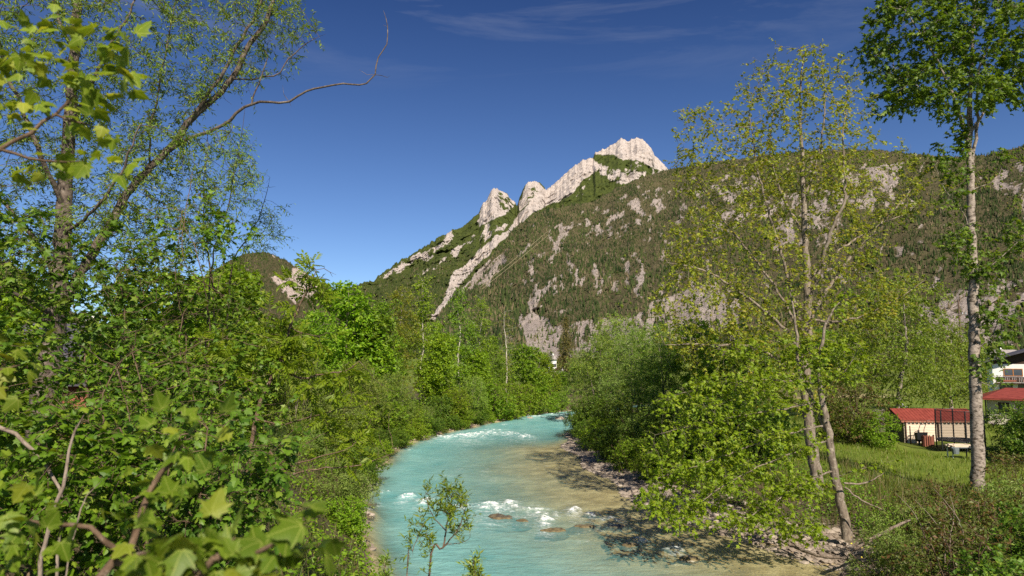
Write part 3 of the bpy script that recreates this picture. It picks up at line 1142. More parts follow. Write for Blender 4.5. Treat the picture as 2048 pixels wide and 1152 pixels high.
def fan(outline, centre):
    pts = [centre] + outline
    n = len(outline)
    return np.array(pts, float), np.array([(0, 1 + i, 1 + (i + 1) % n) for i in range(n)])


def _maple(full):
    half = [(0.10, -0.10), (0.34, -0.13), (0.30, 0.02), (0.56, 0.16), (0.44, 0.26), (0.62, 0.52), (0.40, 0.46), (0.30, 0.52), (0.22, 0.80)] if full else \
           [(0.30, -0.12), (0.26, 0.06), (0.60, 0.46), (0.24, 0.46)]
    o = [(0, 0.0)] + half + [(0, 1.05)] + [(-x, y) for x, y in half[::-1]]
    return fan([(x, y, -0.22 * abs(x) - 0.10 * y * y) for x, y in o], (0, 0.30, 0.03))


def _pinnate(k=4):
    v, f = [], []
    def leaflet(bx, by, dx, dy, L, w):
        n = len(v)
        px_, py_ = -dy, dx
        v.extend([(bx, by, 0), (bx + dx * L * .5 + px_ * w, by + dy * L * .5 + py_ * w, .03), (bx + dx * L, by + dy * L, -.06), (bx + dx * L * .5 - px_ * w, by + dy * L * .5 - py_ * w, .03)])
        f.extend([(n, n + 1, n + 2), (n, n + 2, n + 3)])
    for i in range(k):
        y = 0.18 + 0.62 * i / k
        for s in (-1, 1):
            leaflet(0, y, s * 0.80, 0.55, 0.36, 0.075)
    leaflet(0, 0.78, 0, 1, 0.36, 0.075)
    return np.array(v, float), np.array(f)


LEAF = {
    'diamond': (np.array([(0, 0, 0), (.36, .5, .07), (0, 1, -.05), (-.36, .5, .07)], float), np.array([(0, 1, 2), (0, 2, 3)])),
    'oval': fan([(0, 0, 0), (.30, .28, .03), (.30, .62, .02), (0, 1, -.08), (-.30, .62, .02), (-.30, .28, .03)], (0, .45, -.05)),
    'lance': (np.array([(0, 0, 0), (.13, .4, .04), (0, 1, -.12), (-.13, .4, .04)], float), np.array([(0, 1, 2), (0, 2, 3)])),
    'maple': _maple(True), 'maple5': _maple(False), 'pinnate': _pinnate(),
}


def leaves(P, par, idx, rng, kind, size, per, spread, droop=0.25, upb=0.8, sz_var=0.35, follow=0.5):
    idx = np.asarray(idx)
    N = len(idx) * per
    if N == 0:
        return None
    ii = np.repeat(idx, per)
    pi = np.maximum(par[ii], 0)
    d = nrm(P[ii] - P[pi] + 1e-6)
    o = rng.normal(size=(N, 3)) * spread
    pos = P[ii] - (P[ii] - P[pi]) * rng.random((N, 1)) + o
    ax = nrm(d * follow + nrm(rng.normal(size=(N, 3))) * 0.75 + nrm(o + 1e-6) * 0.5 + np.array((0, 0, -droop)))
    up = nrm(np.array((0, 0, upb)) + rng.normal(size=(N, 3)) * 0.5)
    sd_ = nrm(np.cross(ax, up))
    nn = np.cross(sd_, ax)
    s = size * (1 + sz_var * (rng.random(N) * 2 - 1))
    tv, tf = LEAF[kind]
    V = pos[:, None] + s[:, None, None] * (tv[None, :, 0:1] * sd_[:, None] + tv[None, :, 1:2] * ax[:, None] + tv[None, :, 2:3] * nn[:, None])
    F = (tf[None] + (np.arange(N) * len(tv))[:, None, None]).reshape(-1, tf.shape[1])
    return V.reshape(-1, 3), F


def sprays(P, par, idx, rng, kind, lsize, NL, per, tlen, droop=0.25, upb=0.8, szv=0.35, tdroop=0.1, tr=0.004):
    """short twigs set on the given nodes, each carrying leaves along its length"""
    idx = np.asarray(idx)
    nt_ = max(int(NL / per), 1)
    ii = idx[rng.integers(0, len(idx), nt_)]
    pi = np.maximum(par[ii], 0)
    d = nrm(P[ii] - P[pi] + 1e-6)
    base = P[ii] - (P[ii] - P[pi]) * rng.random((nt_, 1))
    td = nrm(d * 0.5 + nrm(rng.normal(size=(nt_, 3))) * 0.9 + np.array((0, 0, 0.12 - tdroop)))
    L = tlen * rng.uniform(0.45, 1.25, nt_)
    bend = np.array((0, 0, -1.0)) * (L * droop * 0.5)[:, None]
    mid = base + td * (L * 0.55)[:, None]
    end = base + td * L[:, None] + bend
    # wood: three sided, two segments
    u = nrm(np.cross(td, rng.normal(size=(nt_, 3))))
    w = np.cross(td, u)
    ang = np.arange(3) * 2.094
    off = np.cos(ang)[None, :, None] * u[:, None] + np.sin(ang)[None, :, None] * w[:, None]
    WV = np.concatenate([base[:, None] + off * tr, mid[:, None] + off * tr * .7, end[:, None] + off * tr * .25], 1)
    k = np.arange(3)
    k2 = (k + 1) % 3
    q = np.concatenate([np.stack([k, k2, 3 + k2, 3 + k], 1), np.stack([3 + k, 3 + k2, 6 + k2, 6 + k], 1)])
    WQ = (q[None] + (np.arange(nt_) * 9)[:, None, None]).reshape(-1, 4)
    # leaves
    N = nt_ * per
    ti = np.repeat(np.arange(nt_), per)
    t = np.tile((np.arange(per) + 1.0) / per, nt_) * 0.9 + rng.random(N) * 0.1
    pos = np.where((t < 0.55)[:, None], base[ti] + (mid - base)[ti] * (t / 0.55)[:, None], mid[ti] + (end - mid)[ti] * ((t - 0.55) / 0.45)[:, None])
    sgn = np.where(np.tile(np.arange(per), nt_) % 2 == 0, 1.0, -1.0)
    sidev = nrm(np.cross(td[ti], np.array((0, 0, 1.0)) + rng.normal(size=(N, 3)) * 0.5)) * sgn[:, None]
    ax = nrm(td[ti] * 0.55 + sidev * 0.75 + rng.normal(size=(N, 3)) * 0.28 + np.array((0, 0, -droop)))
    up = nrm(np.array((0, 0, upb)) + rng.normal(size=(N, 3)) * 0.42)
    sd_ = nrm(np.cross(ax, up))
    nn = np.cross(sd_, ax)
    s = lsize * (1 + szv * (rng.random(N) * 2 - 1))
    tv, tf = LEAF[kind]
    V = pos[:, None] + s[:, None, None] * (tv[None, :, 0:1] * sd_[:, None] + tv[None, :, 1:2] * ax[:, None] + tv[None, :, 2:3] * nn[:, None])
    F = (tf[None] + (np.arange(N) * len(tv))[:, None, None]).reshape(-1, tf.shape[1])
    return (V.reshape(-1, 3), F), (WV.reshape(-1, 3), WQ)


def tips(P, par, Rd, fr, thr, sthr=0.0):
    return np.where((fr & (Rd < thr)) | ((Rd < sthr) & (par >= 0)))[0]


def merge_leaves(parts):
    V, F, n = [], [], 0
    for p in parts:
        if p is None:
            continue
        V.append(p[0])
        F.append(p[1] + n)
        n += len(p[0])
    return np.concatenate(V), np.concatenate(F)


def wander(rng, p0, p1, r0, r1, n=6, wob=0.04):
    p0, p1 = np.asarray(p0, float), np.asarray(p1, float)
    L = np.linalg.norm(p1 - p0)
    t = np.linspace(0, 1, n)
    p = p0 + (p1 - p0) * t[:, None]
    p[1:-1] += rng.normal(size=(n - 2, 3)) * L * wob
    return np.column_stack([p, r0 + (r1 - r0) * t ** 0.8])


def tree_meshes(name, rng, stems, attr, step, leafkind, lsize, NL, per, tlen, leafm, barkm, infl=None, kill=None, grav=0.0, thr=0.02, droop=0.25,
                tip=0.004, maxnodes=6000, upb=0.8, keep=1.0, iters=120, szv=0.35, tdroop=0.1, tr=0.004, sthr=0.0):
    P, par, Rd, fr = grow(stems, attr, step, infl or step * 5, kill or step * 1.6, rng, grav=grav, tip=tip, maxnodes=maxnodes, iters=iters)
    v, q = wood(P, par, Rd)
    ids = tips(P, par, Rd, fr, thr, sthr)
    if keep < 1:
        cl = fbm(P[ids] * 1.1, 2, 5) + rng.random(len(ids)) * 0.25
        ids = ids[cl >= np.quantile(cl, 1 - keep)]
    lv, tw = sprays(P, par, ids, rng, leafkind, lsize, NL, per, tlen, droop, upb, szv, tdroop, tr)
    tm = mk_mesh(name + '_trunk', np.concatenate([v, tw[0]]), [q, tw[1] + len(v)], [M[barkm]], smooth_sh=True)
    cm = mk_mesh(name + '_crown', lv[0], [lv[1]], [M[leafm]])
    if VERB:
        print('TREE', name, 'nodes', len(P), 'tips', len(ids), 'leaves', NL)
    return tm, cm


VERB = False


def make_tree(name, tm, cm, loc, label, cat, group=None, rz=0.0, scale=1.0, trunk='trunk', crown='crown'):
    root = empty(name, loc, label, cat, group, rz, scale)
    obj(trunk, tm, root)
    obj(crown, cm, root)
    return root


# ------------------------------------------------------------------ prototypes (unit: metres at scale 1, base at the origin)
PROTO = {}


def proto(key, *a, **k):
    PROTO[key] = tree_meshes(key, *a, **k)


def broadleaf(key, seed, H, W, cb, leafm, barkm, lsize, NL, natt, step=0.30, kind='diamond', tlen=0.5, per=6, multi=1, lean=0.05, lobes=9, grav=0.0, keep=1.0, trunk_r=0.14, droop=0.25, tr=0.0025):
    rng = np.random.default_rng(seed)
    stems = []
    for m in range(multi):
        o = rng.normal(size=2) * (0.25 if multi > 1 else 0)
        e = rng.normal(size=2) * W * (0.22 if multi > 1 else lean)
        s = wander(rng, (o[0], o[1], -0.3), (e[0], e[1], H * (0.94 - 0.1 * m / multi)), trunk_r * (1 if m == 0 else .75), 0.012, 7, 0.010)
        stems.append(s if m == 0 else tuple(map(tuple, s)))
    att = []
    for i in range(lobes):
        a = rng.random() * 6.28
        z = cb + (H - cb) * (0.08 + 0.84 * (i + rng.random()) / lobes)
        prof = math.sin(math.pi * min(1, max(0.12, (z - cb) / (H - cb))) ** 0.75)
        rr = W * 0.5 * prof * (0.40 + 0.5 * rng.random())
        lr = W * (0.17 + 0.12 * rng.random())
        att.append(ell(math.cos(a) * rr, math.sin(a) * rr, z, lr, lr, min(lr * 0.9, H - z + .3), natt // lobes, rng, 0.25))
    att.append(np.column_stack([rng.normal(size=(natt // 4, 2)) * W * 0.12, rng.uniform(cb, H, natt // 4)]))
    att = np.concatenate(att)
    att = att[(att[:, 2] > cb * 0.8) & (att[:, 2] < H)]
    proto(key, rng, stems, att, step, kind, lsize, NL, per, tlen, leafm, barkm, thr=0.03, grav=grav, keep=keep, droop=droop, tr=tr)


broadleaf('maple_a', 1, 9, 7.5, 0.6, 'leaf_maple', 'bark_grey', 0.25, 13000, 2600, lobes=18)
broadleaf('maple_b', 2, 10, 6.8, 0.5, 'leaf_bright', 'bark_grey', 0.24, 14000, 2600, lobes=20)
broadleaf('alder_a', 3, 12, 5.4, 1.0, 'leaf_alder', 'bark_pale', 0.17, 13000, 2200, lobes=20, trunk_r=0.12)
broadleaf('alder_b', 4, 13, 5.0, 1.5, 'leaf_olive', 'bark_pale', 0.155, 10000, 2000, lobes=18, keep=0.85, trunk_r=0.12)
broadleaf('slim_a', 5, 13, 4.0, 1.5, 'leaf_alder', 'bark_birch', 0.15, 7500, 1500, lobes=18, keep=0.8, trunk_r=0.13)
broadleaf('bare_a', 6, 11, 4.0, 2.0, 'leaf_olive', 'bark_birch', 0.12, 1600, 1100, lobes=12, keep=0.35, trunk_r=0.13)
broadleaf('willow_a', 7, 7, 6.0, 0.0, 'leaf_willow', 'bark_grey', 0.20, 17000, 2600, kind='lance', multi=6, lobes=18, trunk_r=0.07, per=9, tlen=0.6)
broadleaf('willow_b', 8, 8, 6.5, 0.0, 'leaf_grey', 'bark_grey', 0.20, 18000, 2600, kind='lance', multi=6, lobes=18, trunk_r=0.07, per=9, tlen=0.6)
broadleaf('shrub_a', 9, 2.6, 3.2, 0.0, 'leaf_alder', 'bark_twig', 0.095, 7000, 1700, step=0.16, multi=7, lobes=12, trunk_r=0.02, tlen=0.28)
broadleaf('shrub_b', 10, 2.8, 3.4, 0.0, 'leaf_bright', 'bark_twig', 0.11, 7000, 1700, step=0.16, multi=7, lobes=12, trunk_r=0.02, tlen=0.28)
broadleaf('shrub_c', 11, 2.4, 3.2, 0.0, 'leaf_grey', 'bark_twig', 0.11, 9000, 1700, step=0.16, kind='lance', multi=8, lobes=12, trunk_r=0.018, per=9, tlen=0.32)
broadleaf('shrub_d', 12, 2.4, 3.0, 0.0, 'leaf_reddish', 'bark_twig', 0.08, 4500, 1500, step=0.16, multi=8, lobes=11, keep=0.8, trunk_r=0.018, tlen=0.26)
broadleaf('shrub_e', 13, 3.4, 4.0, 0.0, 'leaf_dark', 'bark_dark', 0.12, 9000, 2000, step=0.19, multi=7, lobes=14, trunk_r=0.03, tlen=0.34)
broadleaf('birch_a', 14, 11, 9.0, 1.5, 'leaf_birch', 'bark_pale', 0.15, 19000, 3000, step=0.34, lobes=22, grav=0.2, trunk_r=0.24, droop=0.9, per=9, tlen=0.9)


def spruce_meshes(key, seed, H, W, leafm):
    rng = np.random.default_rng(seed)
    P = [np.array((0, 0, -0.3 + (H + 0.3) * i / 24)) for i in range(25)]
    trunk = np.array(P)
    mb_v, mb_q, nv = [], [], 0
    v, q = tube_arrays(trunk, np.linspace(0.22, 0.015, 25), 8)
    mb_v.append(v)
    mb_q.append(q)
    nv += len(v)
    nodes, par = [], []
    z = H * 0.06
    while z < H * 0.985:
        f = 1 - z / H
        n = rng.integers(5, 8)
        ph = rng.random() * 6.28
        for k in range(n):
            a = ph + k * 6.28 / n + rng.normal() * 0.2
            L = W * 0.5 * (f ** 0.8) * rng.uniform(0.65, 1.1)
            m = max(3, int(L / 0.22))
            t = np.linspace(0, 1, m)
            pr = np.stack([np.cos(a) * L * t, np.sin(a) * L * t, z + L * (0.10 * t - 0.55 * t ** 2 + 0.25 * t ** 3)], 1)
            v, q = tube_arrays(pr, np.linspace(0.03, 0.006, m), 3)
            mb_v.append(v)
            mb_q.append(q + nv)
            nv += len(v)
            b = len(nodes)
            for i in range(m):
                nodes.append(pr[i])
                par.append(b + max(i - 1, 0))
        z += H * 0.022 + 0.10
    nodes, par = np.array(nodes), np.array(par)
    ids = np.where(np.arange(len(nodes)) != par)[0]
    lv = leaves(nodes, par, ids, rng, 'lance', 0.42, 6, 0.09, droop=0.55, follow=0.7)
    return mk_mesh(key + '_trunk', np.concatenate(mb_v), [np.concatenate(mb_q)], [M['bark_dark']], smooth_sh=True), mk_mesh(key + '_crown', lv[0], [lv[1]], [M[leafm]])


PROTO['spruce'] = spruce_meshes('spruce', 15, 15, 6.5, 'needle')
PH = dict(maple_a=9, maple_b=10, alder_a=12, alder_b=13, slim_a=13, bare_a=11, willow_a=7, willow_b=8, shrub_a=2.6, shrub_b=2.8, shrub_c=2.4, shrub_d=2.4, shrub_e=3.4, birch_a=11, spruce=15)
_first = {}
_rp = random.Random(4)


def plant(key, px, Y, top_py, name, label, cat, group, wide=1.0, x=None):
    a, e = ray(px, 600)
    X = a * Y if x is None else x
    z = gz(X, Y) - 0.12
    _, et = ray(px, top_py)
    H = max(CAM_Z + et * Y - z, 0.6)
    s = H / PH[key]
    rz = _rp.random() * 6.28
    sc = (s * wide, s * wide, s)
    if key not in _first:
        r = make_tree(name, *PROTO[key], (X, Y, z), label, cat, group, rz, sc)
        _first[key] = r
    else:
        r = copy_tree(_first[key], (X, Y, z), rz, sc, label, cat, group)
        r.name = name
    return r


GT, GB = 'trees along the left bank', 'bushes along the left water edge'
LEFT = [
    ('maple_a', 1120, 90, 742, 'low maple at the far bend of the left bank'),
    ('maple_b', 1085, 86, 705, 'green maple left of the dark spruce at the bend'),
    ('maple_a', 1052, 82, 690, 'dense maple just right of the pale bare birch'),
    ('bare_a', 1014, 80, 612, 'pale nearly bare birch with white trunk above the far left bank'),
    ('alder_a', 985, 78, 668, 'olive alder between the pale bare birch and the paired slim birches'),
    ('slim_a', 962, 74, 590, 'slim birch next to the foot of the scree strip, right one of the slim pair'),
    ('slim_a', 918, 72, 572, 'slim birch in front of the scree strip, left one of the slim pair'),
    ('maple_b', 955, 72, 700, 'leafy maple standing under the slim birch pair'),
    ('maple_b', 884, 66, 668, 'bright fan shaped maple right at the middle of the left bank'),
    ('slim_a', 846, 68, 545, 'tallest slim birch of the left bank, with a straight pale trunk'),
    ('alder_b', 805, 66, 572, 'olive alder with twiggy top left of the tallest slim birch'),
    ('alder_a', 870, 76, 640, 'alder filling the gap behind the bright fan shaped maple'),
    ('alder_a', 765, 62, 598, 'green alder right of the bright round maple top'),
    ('maple_b', 690, 58, 566, 'bright round topped maple under the pale rock scar'),
    ('maple_a', 735, 60, 625, 'maple in the shadow of the bright round topped maple'),
    ('alder_a', 640, 54, 620, 'alder beneath the pale rock scar'),
    ('maple_b', 455, 50, 530, 'bright maple dome touching the left flank of the wooded hill'),
    ('alder_b', 585, 52, 640, 'olive alder between two bright maple domes'),
    ('maple_a', 450, 46, 555, 'tall leafy maple behind the sparse saplings'),
    ('alder_a', 390, 44, 545, 'alder behind the leaning willow limb'),
    ('maple_a', 330, 40, 540, 'shaded maple behind the willow trunk on its right'),
    ('alder_a', 250, 38, 560, 'alder seen through the willow branches'),
    ('maple_b', 30, 36, 560, 'maple seen left of the thick dark willow trunk'),
    ('alder_b', -60, 30, 500, 'olive alder at the left edge of the picture'),
    ('alder_a', 560, 44, 660, 'young alder behind the ash sapling'),
    ('maple_a', 480, 36, 640, 'low spreading maple left of the ash sapling'),
]
for (k, px, Y, ty, lb) in LEFT:
    plant(k, px, Y, ty, {'m': 'maple_tree', 'a': 'alder_tree', 's': 'birch_tree', 'b': 'birch_tree'}[k[0]], lb, 'tree', GT)
LEFTB = [
    ('shrub_b', 1118, 84.5, 782, 'bright bush at the very end of the left water edge'),
    ('shrub_a', 1085, 81, 770, 'green bush beside the far white ripple'),
    ('shrub_b', 1050, 77.5, 765, 'bright bush on the pale far bank'),
    ('shrub_a', 1012, 74, 765, 'rounded bush above the exposed brown bank'),
    ('shrub_b', 978, 70.5, 762, 'yellow green bush right of the flowering one'),
    ('willow_a', 945, 67.5, 752, 'pale green bush dotted with cream blossom'),
    ('shrub_b', 912, 64.5, 775, 'bright bush left of the flowering one'),
    ('shrub_e', 880, 62, 790, 'dark bush under the bright fan shaped maple'),
    ('willow_b', 858, 58.5, 812, 'rounded grey green willow bush at the middle of the water edge'),
    ('shrub_a', 822, 56, 800, 'bush on the brown bank left of the rounded grey willow'),
    ('willow_a', 790, 53.5, 745, 'tall loose willow bush under the olive alder'),
    ('shrub_b', 757, 50, 775, 'yellow green bush leaning over the dark water'),
    ('willow_a', 720, 47, 720, 'willow bush in front of the green alder'),
    ('shrub_b', 700, 42, 800, 'bright low bush over the shaded water'),
    ('willow_b', 660, 41, 740, 'grey green willow bush in the middle of the thicket'),
    ('willow_a', 600, 40, 700, 'broad willow bush behind the ash sapling crown'),
    ('willow_b', 640, 31, 860, 'grey willow bush overhanging the water below the ash branches'),
    ('shrub_c', 700, 29, 920, 'silvery low willow at the water edge near the first rapid'),
    ('willow_b', 560, 26, 850, 'silvery willow clump between ash sapling and water'),
    ('shrub_a', 450, 30, 800, 'shaded bush at the foot of the low spreading maple'),
    ('shrub_a', 330, 26, 800, 'shaded bush between the dead twigs'),
    ('shrub_e', 230, 22, 820, 'dark bush right of the thick willow trunk'),
    ('shrub_e', 20, 24, 830, 'dark bush left of the thick willow trunk'),
    ('shrub_a', 400, 19, 900, 'low green bush deep in the left thicket'),
]
for (k, px, Y, ty, lb) in LEFTB:
    plant(k, px, Y, ty, {'s': 'bush', 'w': 'willow_bush'}[k[0]], lb, 'bush', GB)
GE = 'low bushes overhanging the left water edge'
_re = random.Random(77)
for i in range(24):
    Y = 24.5 + i * 2.5 + _re.uniform(-.6, .6)
    X = float(bank_l(Y)) - 0.35 - (0.4 if Y < 34 else 0)
    px_ = to_px(X, Y, 0.0)[0]
    top = to_px(X, Y, gz(X, Y) + _re.uniform(0.9, 1.7))[1]
    plant(_re.choice(['shrub_a', 'shrub_b', 'shrub_c', 'shrub_a', 'shrub_e']), px_, Y, top, 'bush', 'low bush hanging over the water along the left edge of the river', 'bush', GE, wide=1.25, x=X)
for i in range(9):
    Y = 36.5 + i * 2.9 + _re.uniform(-.6, .6)
    X = float(bank_r(Y)) + 1.5
    px_ = to_px(X, Y, 0.0)[0]
    top = to_px(X, Y, gz(X, Y) + _re.uniform(1.2, 2.3))[1]
    plant(_re.choice(['shrub_a', 'shrub_b', 'shrub_c', 'shrub_e']), px_, Y, top, 'bush', 'low bush growing close above the gravel edge on the right of the river', 'bush', 'low bushes along the gravel edge', wide=1.2, x=X)
GR = 'trees and bushes along the right bank'
RIGHT = [
    ('spruce', 1131, 118, 632, 'spruce_tree', 'dark spruce standing at the river bend', 'tree'),
    ('bare_a', 1076, 112, 650, 'larch_tree', 'brownish thin larch just left of the dark spruce', 'tree'),
    ('alder_b', 1098, 125, 700, 'alder_tree', 'brownish low alder in front of the far cliff foot', 'tree'),
    ('willow_a', 1240, 96, 630, 'willow_tree', 'pale feathery willow rising highest beyond the right bank bushes', 'tree'),
    ('willow_b', 1165, 100, 700, 'willow_tree', 'bluish willow at the right side of the bend', 'tree'),
    ('willow_a', 1200, 70, 672, 'willow_tree', 'large round light green willow at the right water edge', 'tree'),
    ('willow_b', 1262, 62, 660, 'willow_tree', 'large silvery willow behind the gravel edge', 'tree'),
    ('willow_a', 1320, 56, 650, 'willow_tree', 'willow half hidden by the lowest yellow green maple limbs', 'tree'),
    ('maple_b', 1395, 52, 640, 'maple_tree', 'broad maple behind the drooping branches', 'tree'),
    ('alder_a', 1470, 48, 640, 'alder_tree', 'alder behind the drooping branches', 'tree'),
    ('shrub_e', 1192, 55, 790, 'bush', 'dark bush casting its shadow on the gravel tip', 'bush'),
    ('shrub_c', 1170, 57, 800, 'bush', 'silvery bush nearest the gravel tip', 'bush'),
    ('shrub_e', 1240, 48, 800, 'bush', 'dark bush above the middle of the gravel edge', 'bush'),
    ('shrub_c', 1275, 43, 830, 'bush', 'pale flowering bush above the gravel edge', 'bush'),
    ('shrub_e', 1320, 41, 800, 'bush', 'dark bush left behind the drooping maple', 'bush'),
    ('shrub_a', 1330, 36, 880, 'bush', 'green bush by the shaded gravel', 'bush'),
    ('shrub_e', 1400, 38, 800, 'bush', 'dark bush in the middle behind the drooping maple', 'bush'),
    ('shrub_e', 1490, 36, 780, 'bush', 'dark bush right behind the drooping maple', 'bush'),
    ('birch_a', 1785, 56, 545, 'birch_tree', 'weeping birch with light green hanging foliage behind the shed', 'tree'),
    ('birch_a', 1890, 66, 640, 'birch_tree', 'lower light green birch between the weeping birch and the tall maple', 'tree'),
    ('alder_b', 1690, 64, 610, 'alder_tree', 'olive alder left of the weeping birch', 'tree'),
    ('shrub_d', 1700, 46, 760, 'bush', 'reddish sparse bush left of the shed', 'bush'),
    ('shrub_a', 1738, 44.5, 822, 'bush', 'green bush against the dark gable of the shed', 'bush'),
    ('shrub_b', 1660, 48, 800, 'bush', 'bright bush at the far end of the meadow', 'bush'),
    ('shrub_e', 2012, 40, 812, 'lilac_bush', 'dark lilac bush right of the tall maple trunk', 'bush'),
    ('shrub_e', 2075, 36, 800, 'bush', 'dark bush cut by the right edge of the picture', 'bush'),
    ('shrub_d', 2010, 27, 905, 'bush', 'reddish brown sparse bush below the lilac', 'bush'),
    ('shrub_d', 1850, 23.5, 960, 'bush', 'reddish thin bush in front of the mown grass', 'bush'),
    ('shrub_c', 1800, 21, 1010, 'bush', 'grey green bush behind the slanting dead pole', 'bush'),
    ('shrub_c', 1760, 19.5, 1060, 'bush', 'low leafy bush beneath the slanting dead pole', 'bush'),
    ('shrub_d', 1930, 19.5, 985, 'bush', 'brown tinged bush below the tall maple trunk', 'bush'),
    ('shrub_d', 1900, 16.5, 1045, 'bush', 'green bush in the lower right corner, left one', 'bush'),
    ('shrub_e', 2040, 17, 1020, 'bush', 'dark leafy bush filling the lower right corner', 'bush'),
    ('shrub_c', 2000, 21, 960, 'bush', 'grey leaved bush at the right edge below the reddish one', 'bush'),
    ('shrub_e', 1965, 14, 1110, 'bush', 'shaded bush lowest in the right corner', 'bush'),
]
for (k, px, Y, ty, nm, lb, ct) in RIGHT:
    plant(k, px, Y, ty, nm, lb, ct, GR)


# ------------------------------------------------------------------ hero trees
def stem(pts, Y=None):
    """[(px, py, y, r) ...] -> x y z r"""
    return np.array([list(at(p[0], p[1], p[2])) + [p[3]] for p in pts])


def blob(rng, n, px, py, Y, rx, ry, rY, shell=0.3):
    c = at(px, py, Y)
    k = Y / FPX
    return ell(c[0], c[1], c[2], rx * k, rY, ry * k, n, rng, shell)


def hero(name, rng, stems, attr, label, cat, group=None, **kw):
    base = np.array(stems[0][0][:3])
    zz = gz(base[0], base[1])
    base[2] = min(base[2], zz)
    tm, cm = tree_meshes(name, rng, stems, attr, **kw)
    for me in (tm, cm):
        me.transform(Matrix.Translation(-Vector(base)))
    return make_tree(name, tm, cm, base, label, cat, group)


# thick dark willow on the left with the leaning limb and the long bare branch
rng = np.random.default_rng(101)
D1 = 14.0
st = [stem([(45, 1010, D1, .34), (62, 930, D1, .30), (82, 830, D1, .26), (92, 770, D1, .24), (105, 690, D1, .22), (115, 610, D1, .20), (122, 520, D1, .17), (128, 420, D1, .15),
            (135, 320, D1, .13), (142, 220, D1, .115), (150, 110, D1, .10), (158, 0, D1, .085), (166, -130, D1, .06), (170, -260, D1, .03)]),
      stem([(108, 680, D1, 0.1230), (135, 600, D1 + .2, 0.1148), (160, 545, D1 + .4, 0.1025), (215, 455, D1 + .7, 0.0943), (265, 375, D1 + 1, 0.0861), (300, 335, D1 + 1.1, 0.0820), (335, 300, D1 + 1.2, 0.0820),
            (362, 265, D1 + 1.2, 0.0754), (385, 235, D1 + 1.2, 0.0738), (425, 200, D1 + 1.2, 0.0656), (455, 170, D1 + 1.2, 0.0640), (478, 130, D1 + 1.2, 0.0607), (500, 85, D1 + 1.2, 0.0574),
            (525, 55, D1 + 1.2, 0.0541), (540, 20, D1 + 1.2, 0.0492), (552, -30, D1 + 1.2, 0.0410), (570, -120, D1 + 1.2, 0.0246)]),
      stem([(362, 265, D1 + 1.2, 0.0451), (395, 220, D1 + 1.1, 0.0426), (420, 185, D1 + 1, 0.0410), (450, 140, D1 + 1, 0.0369), (475, 90, D1 + 1, 0.0344), (505, 45, D1 + 1, 0.0312), (520, 0, D1 + 1, 0.0279), (530, -60, D1 + 1, 0.0164)]),
      stem([(328, 308, D1 + 1.2, 0.0451), (365, 283, D1 + 1.0, 0.0410), (400, 269, D1 + .8, 0.0377), (430, 260, D1 + .7, 0.0361), (474, 230, D1 + .6, 0.0328), (503, 208, D1 + .5, 0.0295), (542, 205, D1 + .4, 0.0262),
            (577, 201, D1 + .3, 0.0246), (612, 183, D1 + .3, 0.0221), (666, 171, D1 + .2, 0.0197), (700, 169, D1 + .2, 0.0180), (733, 168, D1 + .2, 0.0164), (751, 148, D1 + .2, 0.0148), (757, 115, D1 + .2, 0.0131),
            (773, 88, D1 + .2, 0.0115), (775, 53, D1 + .2, 0.0090), (767, 21, D1 + .2, 0.0049)]),
      stem([(751, 150, D1 + .2, 0.0074), (765, 150, D1 + .2, 0.0066), (775, 155, D1 + .2, 0.0049), (780, 151, D1 + .2, 0.0033)]),
      stem([(748, 150, D1 + .2, 0.0066), (735, 150, D1 + .2, 0.0049), (718, 139, D1 + .2, 0.0033)]),
      stem([(577, 203, D1 + .3, 0.0082), (568, 190, D1 + .3, 0.0057), (565, 170, D1 + .3, 0.0033)]),
      stem([(577, 203, D1 + .3, 0.0098), (582, 212, D1 + .3, 0.0049)]),
      stem([(770, 58, D1 + .2, 0.0057), (766, 50, D1 + .2, 0.0033)]),
      stem([(503, 208, D1 + .5, 0.0197), (512, 180, D1 + .5, 0.0172), (525, 145, D1 + .5, 0.0139), (536, 112, D1 + .5, 0.0090)]),
      stem([(470, 158, D1 + 1.2, 0.0213), (500, 160, D1 + 1, 0.0197), (530, 154, D1 + .9, 0.0180), (560, 145, D1 + .8, 0.0156), (577, 117, D1 + .8, 0.0139), (600, 97, D1 + .8, 0.0115), (625, 80, D1 + .8, 0.0082), (652, 68, D1 + .8, 0.0041)]),
      stem([(300, 335, D1 + 1.1, 0.0246), (300, 260, D1 + .8, 0.0213), (315, 190, D1 + .7, 0.0197), (328, 120, D1 + .6, 0.0180), (342, 50, D1 + .6, 0.0148), (356, -10, D1 + .6, 0.0098)]),
      stem([(128, 420, D1, 0.0574), (90, 330, D1 - .6, 0.0492), (50, 230, D1 - 1, 0.0410), (10, 130, D1 - 1.2, 0.0328), (-20, 20, D1 - 1.4, 0.0164)]),
      stem([(138, 270, D1, 0.0492), (170, 190, D1 + .5, 0.0410), (205, 120, D1 + .8, 0.0328), (250, 40, D1 + 1, 0.0246), (290, -40, D1 + 1, 0.0123)]),
      stem([(118, 560, D1, 0.0656), (70, 480, D1 + .8, 0.0533), (20, 420, D1 + 1.2, 0.0410), (-40, 350, D1 + 1.5, 0.0246)]),
      stem([(112, 640, D1, 0.0574), (60, 600, D1 - 1, 0.0451), (0, 570, D1 - 1.6, 0.0328), (-60, 520, D1 - 2, 0.0164)]),
      stem([(150, 110, D1, 0.0410), (120, 40, D1, 0.0328), (100, -40, D1, 0.0164)]),
      stem([(125, 470, D1, 0.0410), (190, 420, D1 - .5, 0.0328), (250, 330, D1 - .8, 0.0246), (280, 250, D1 - 1, 0.0148)]),
      ]
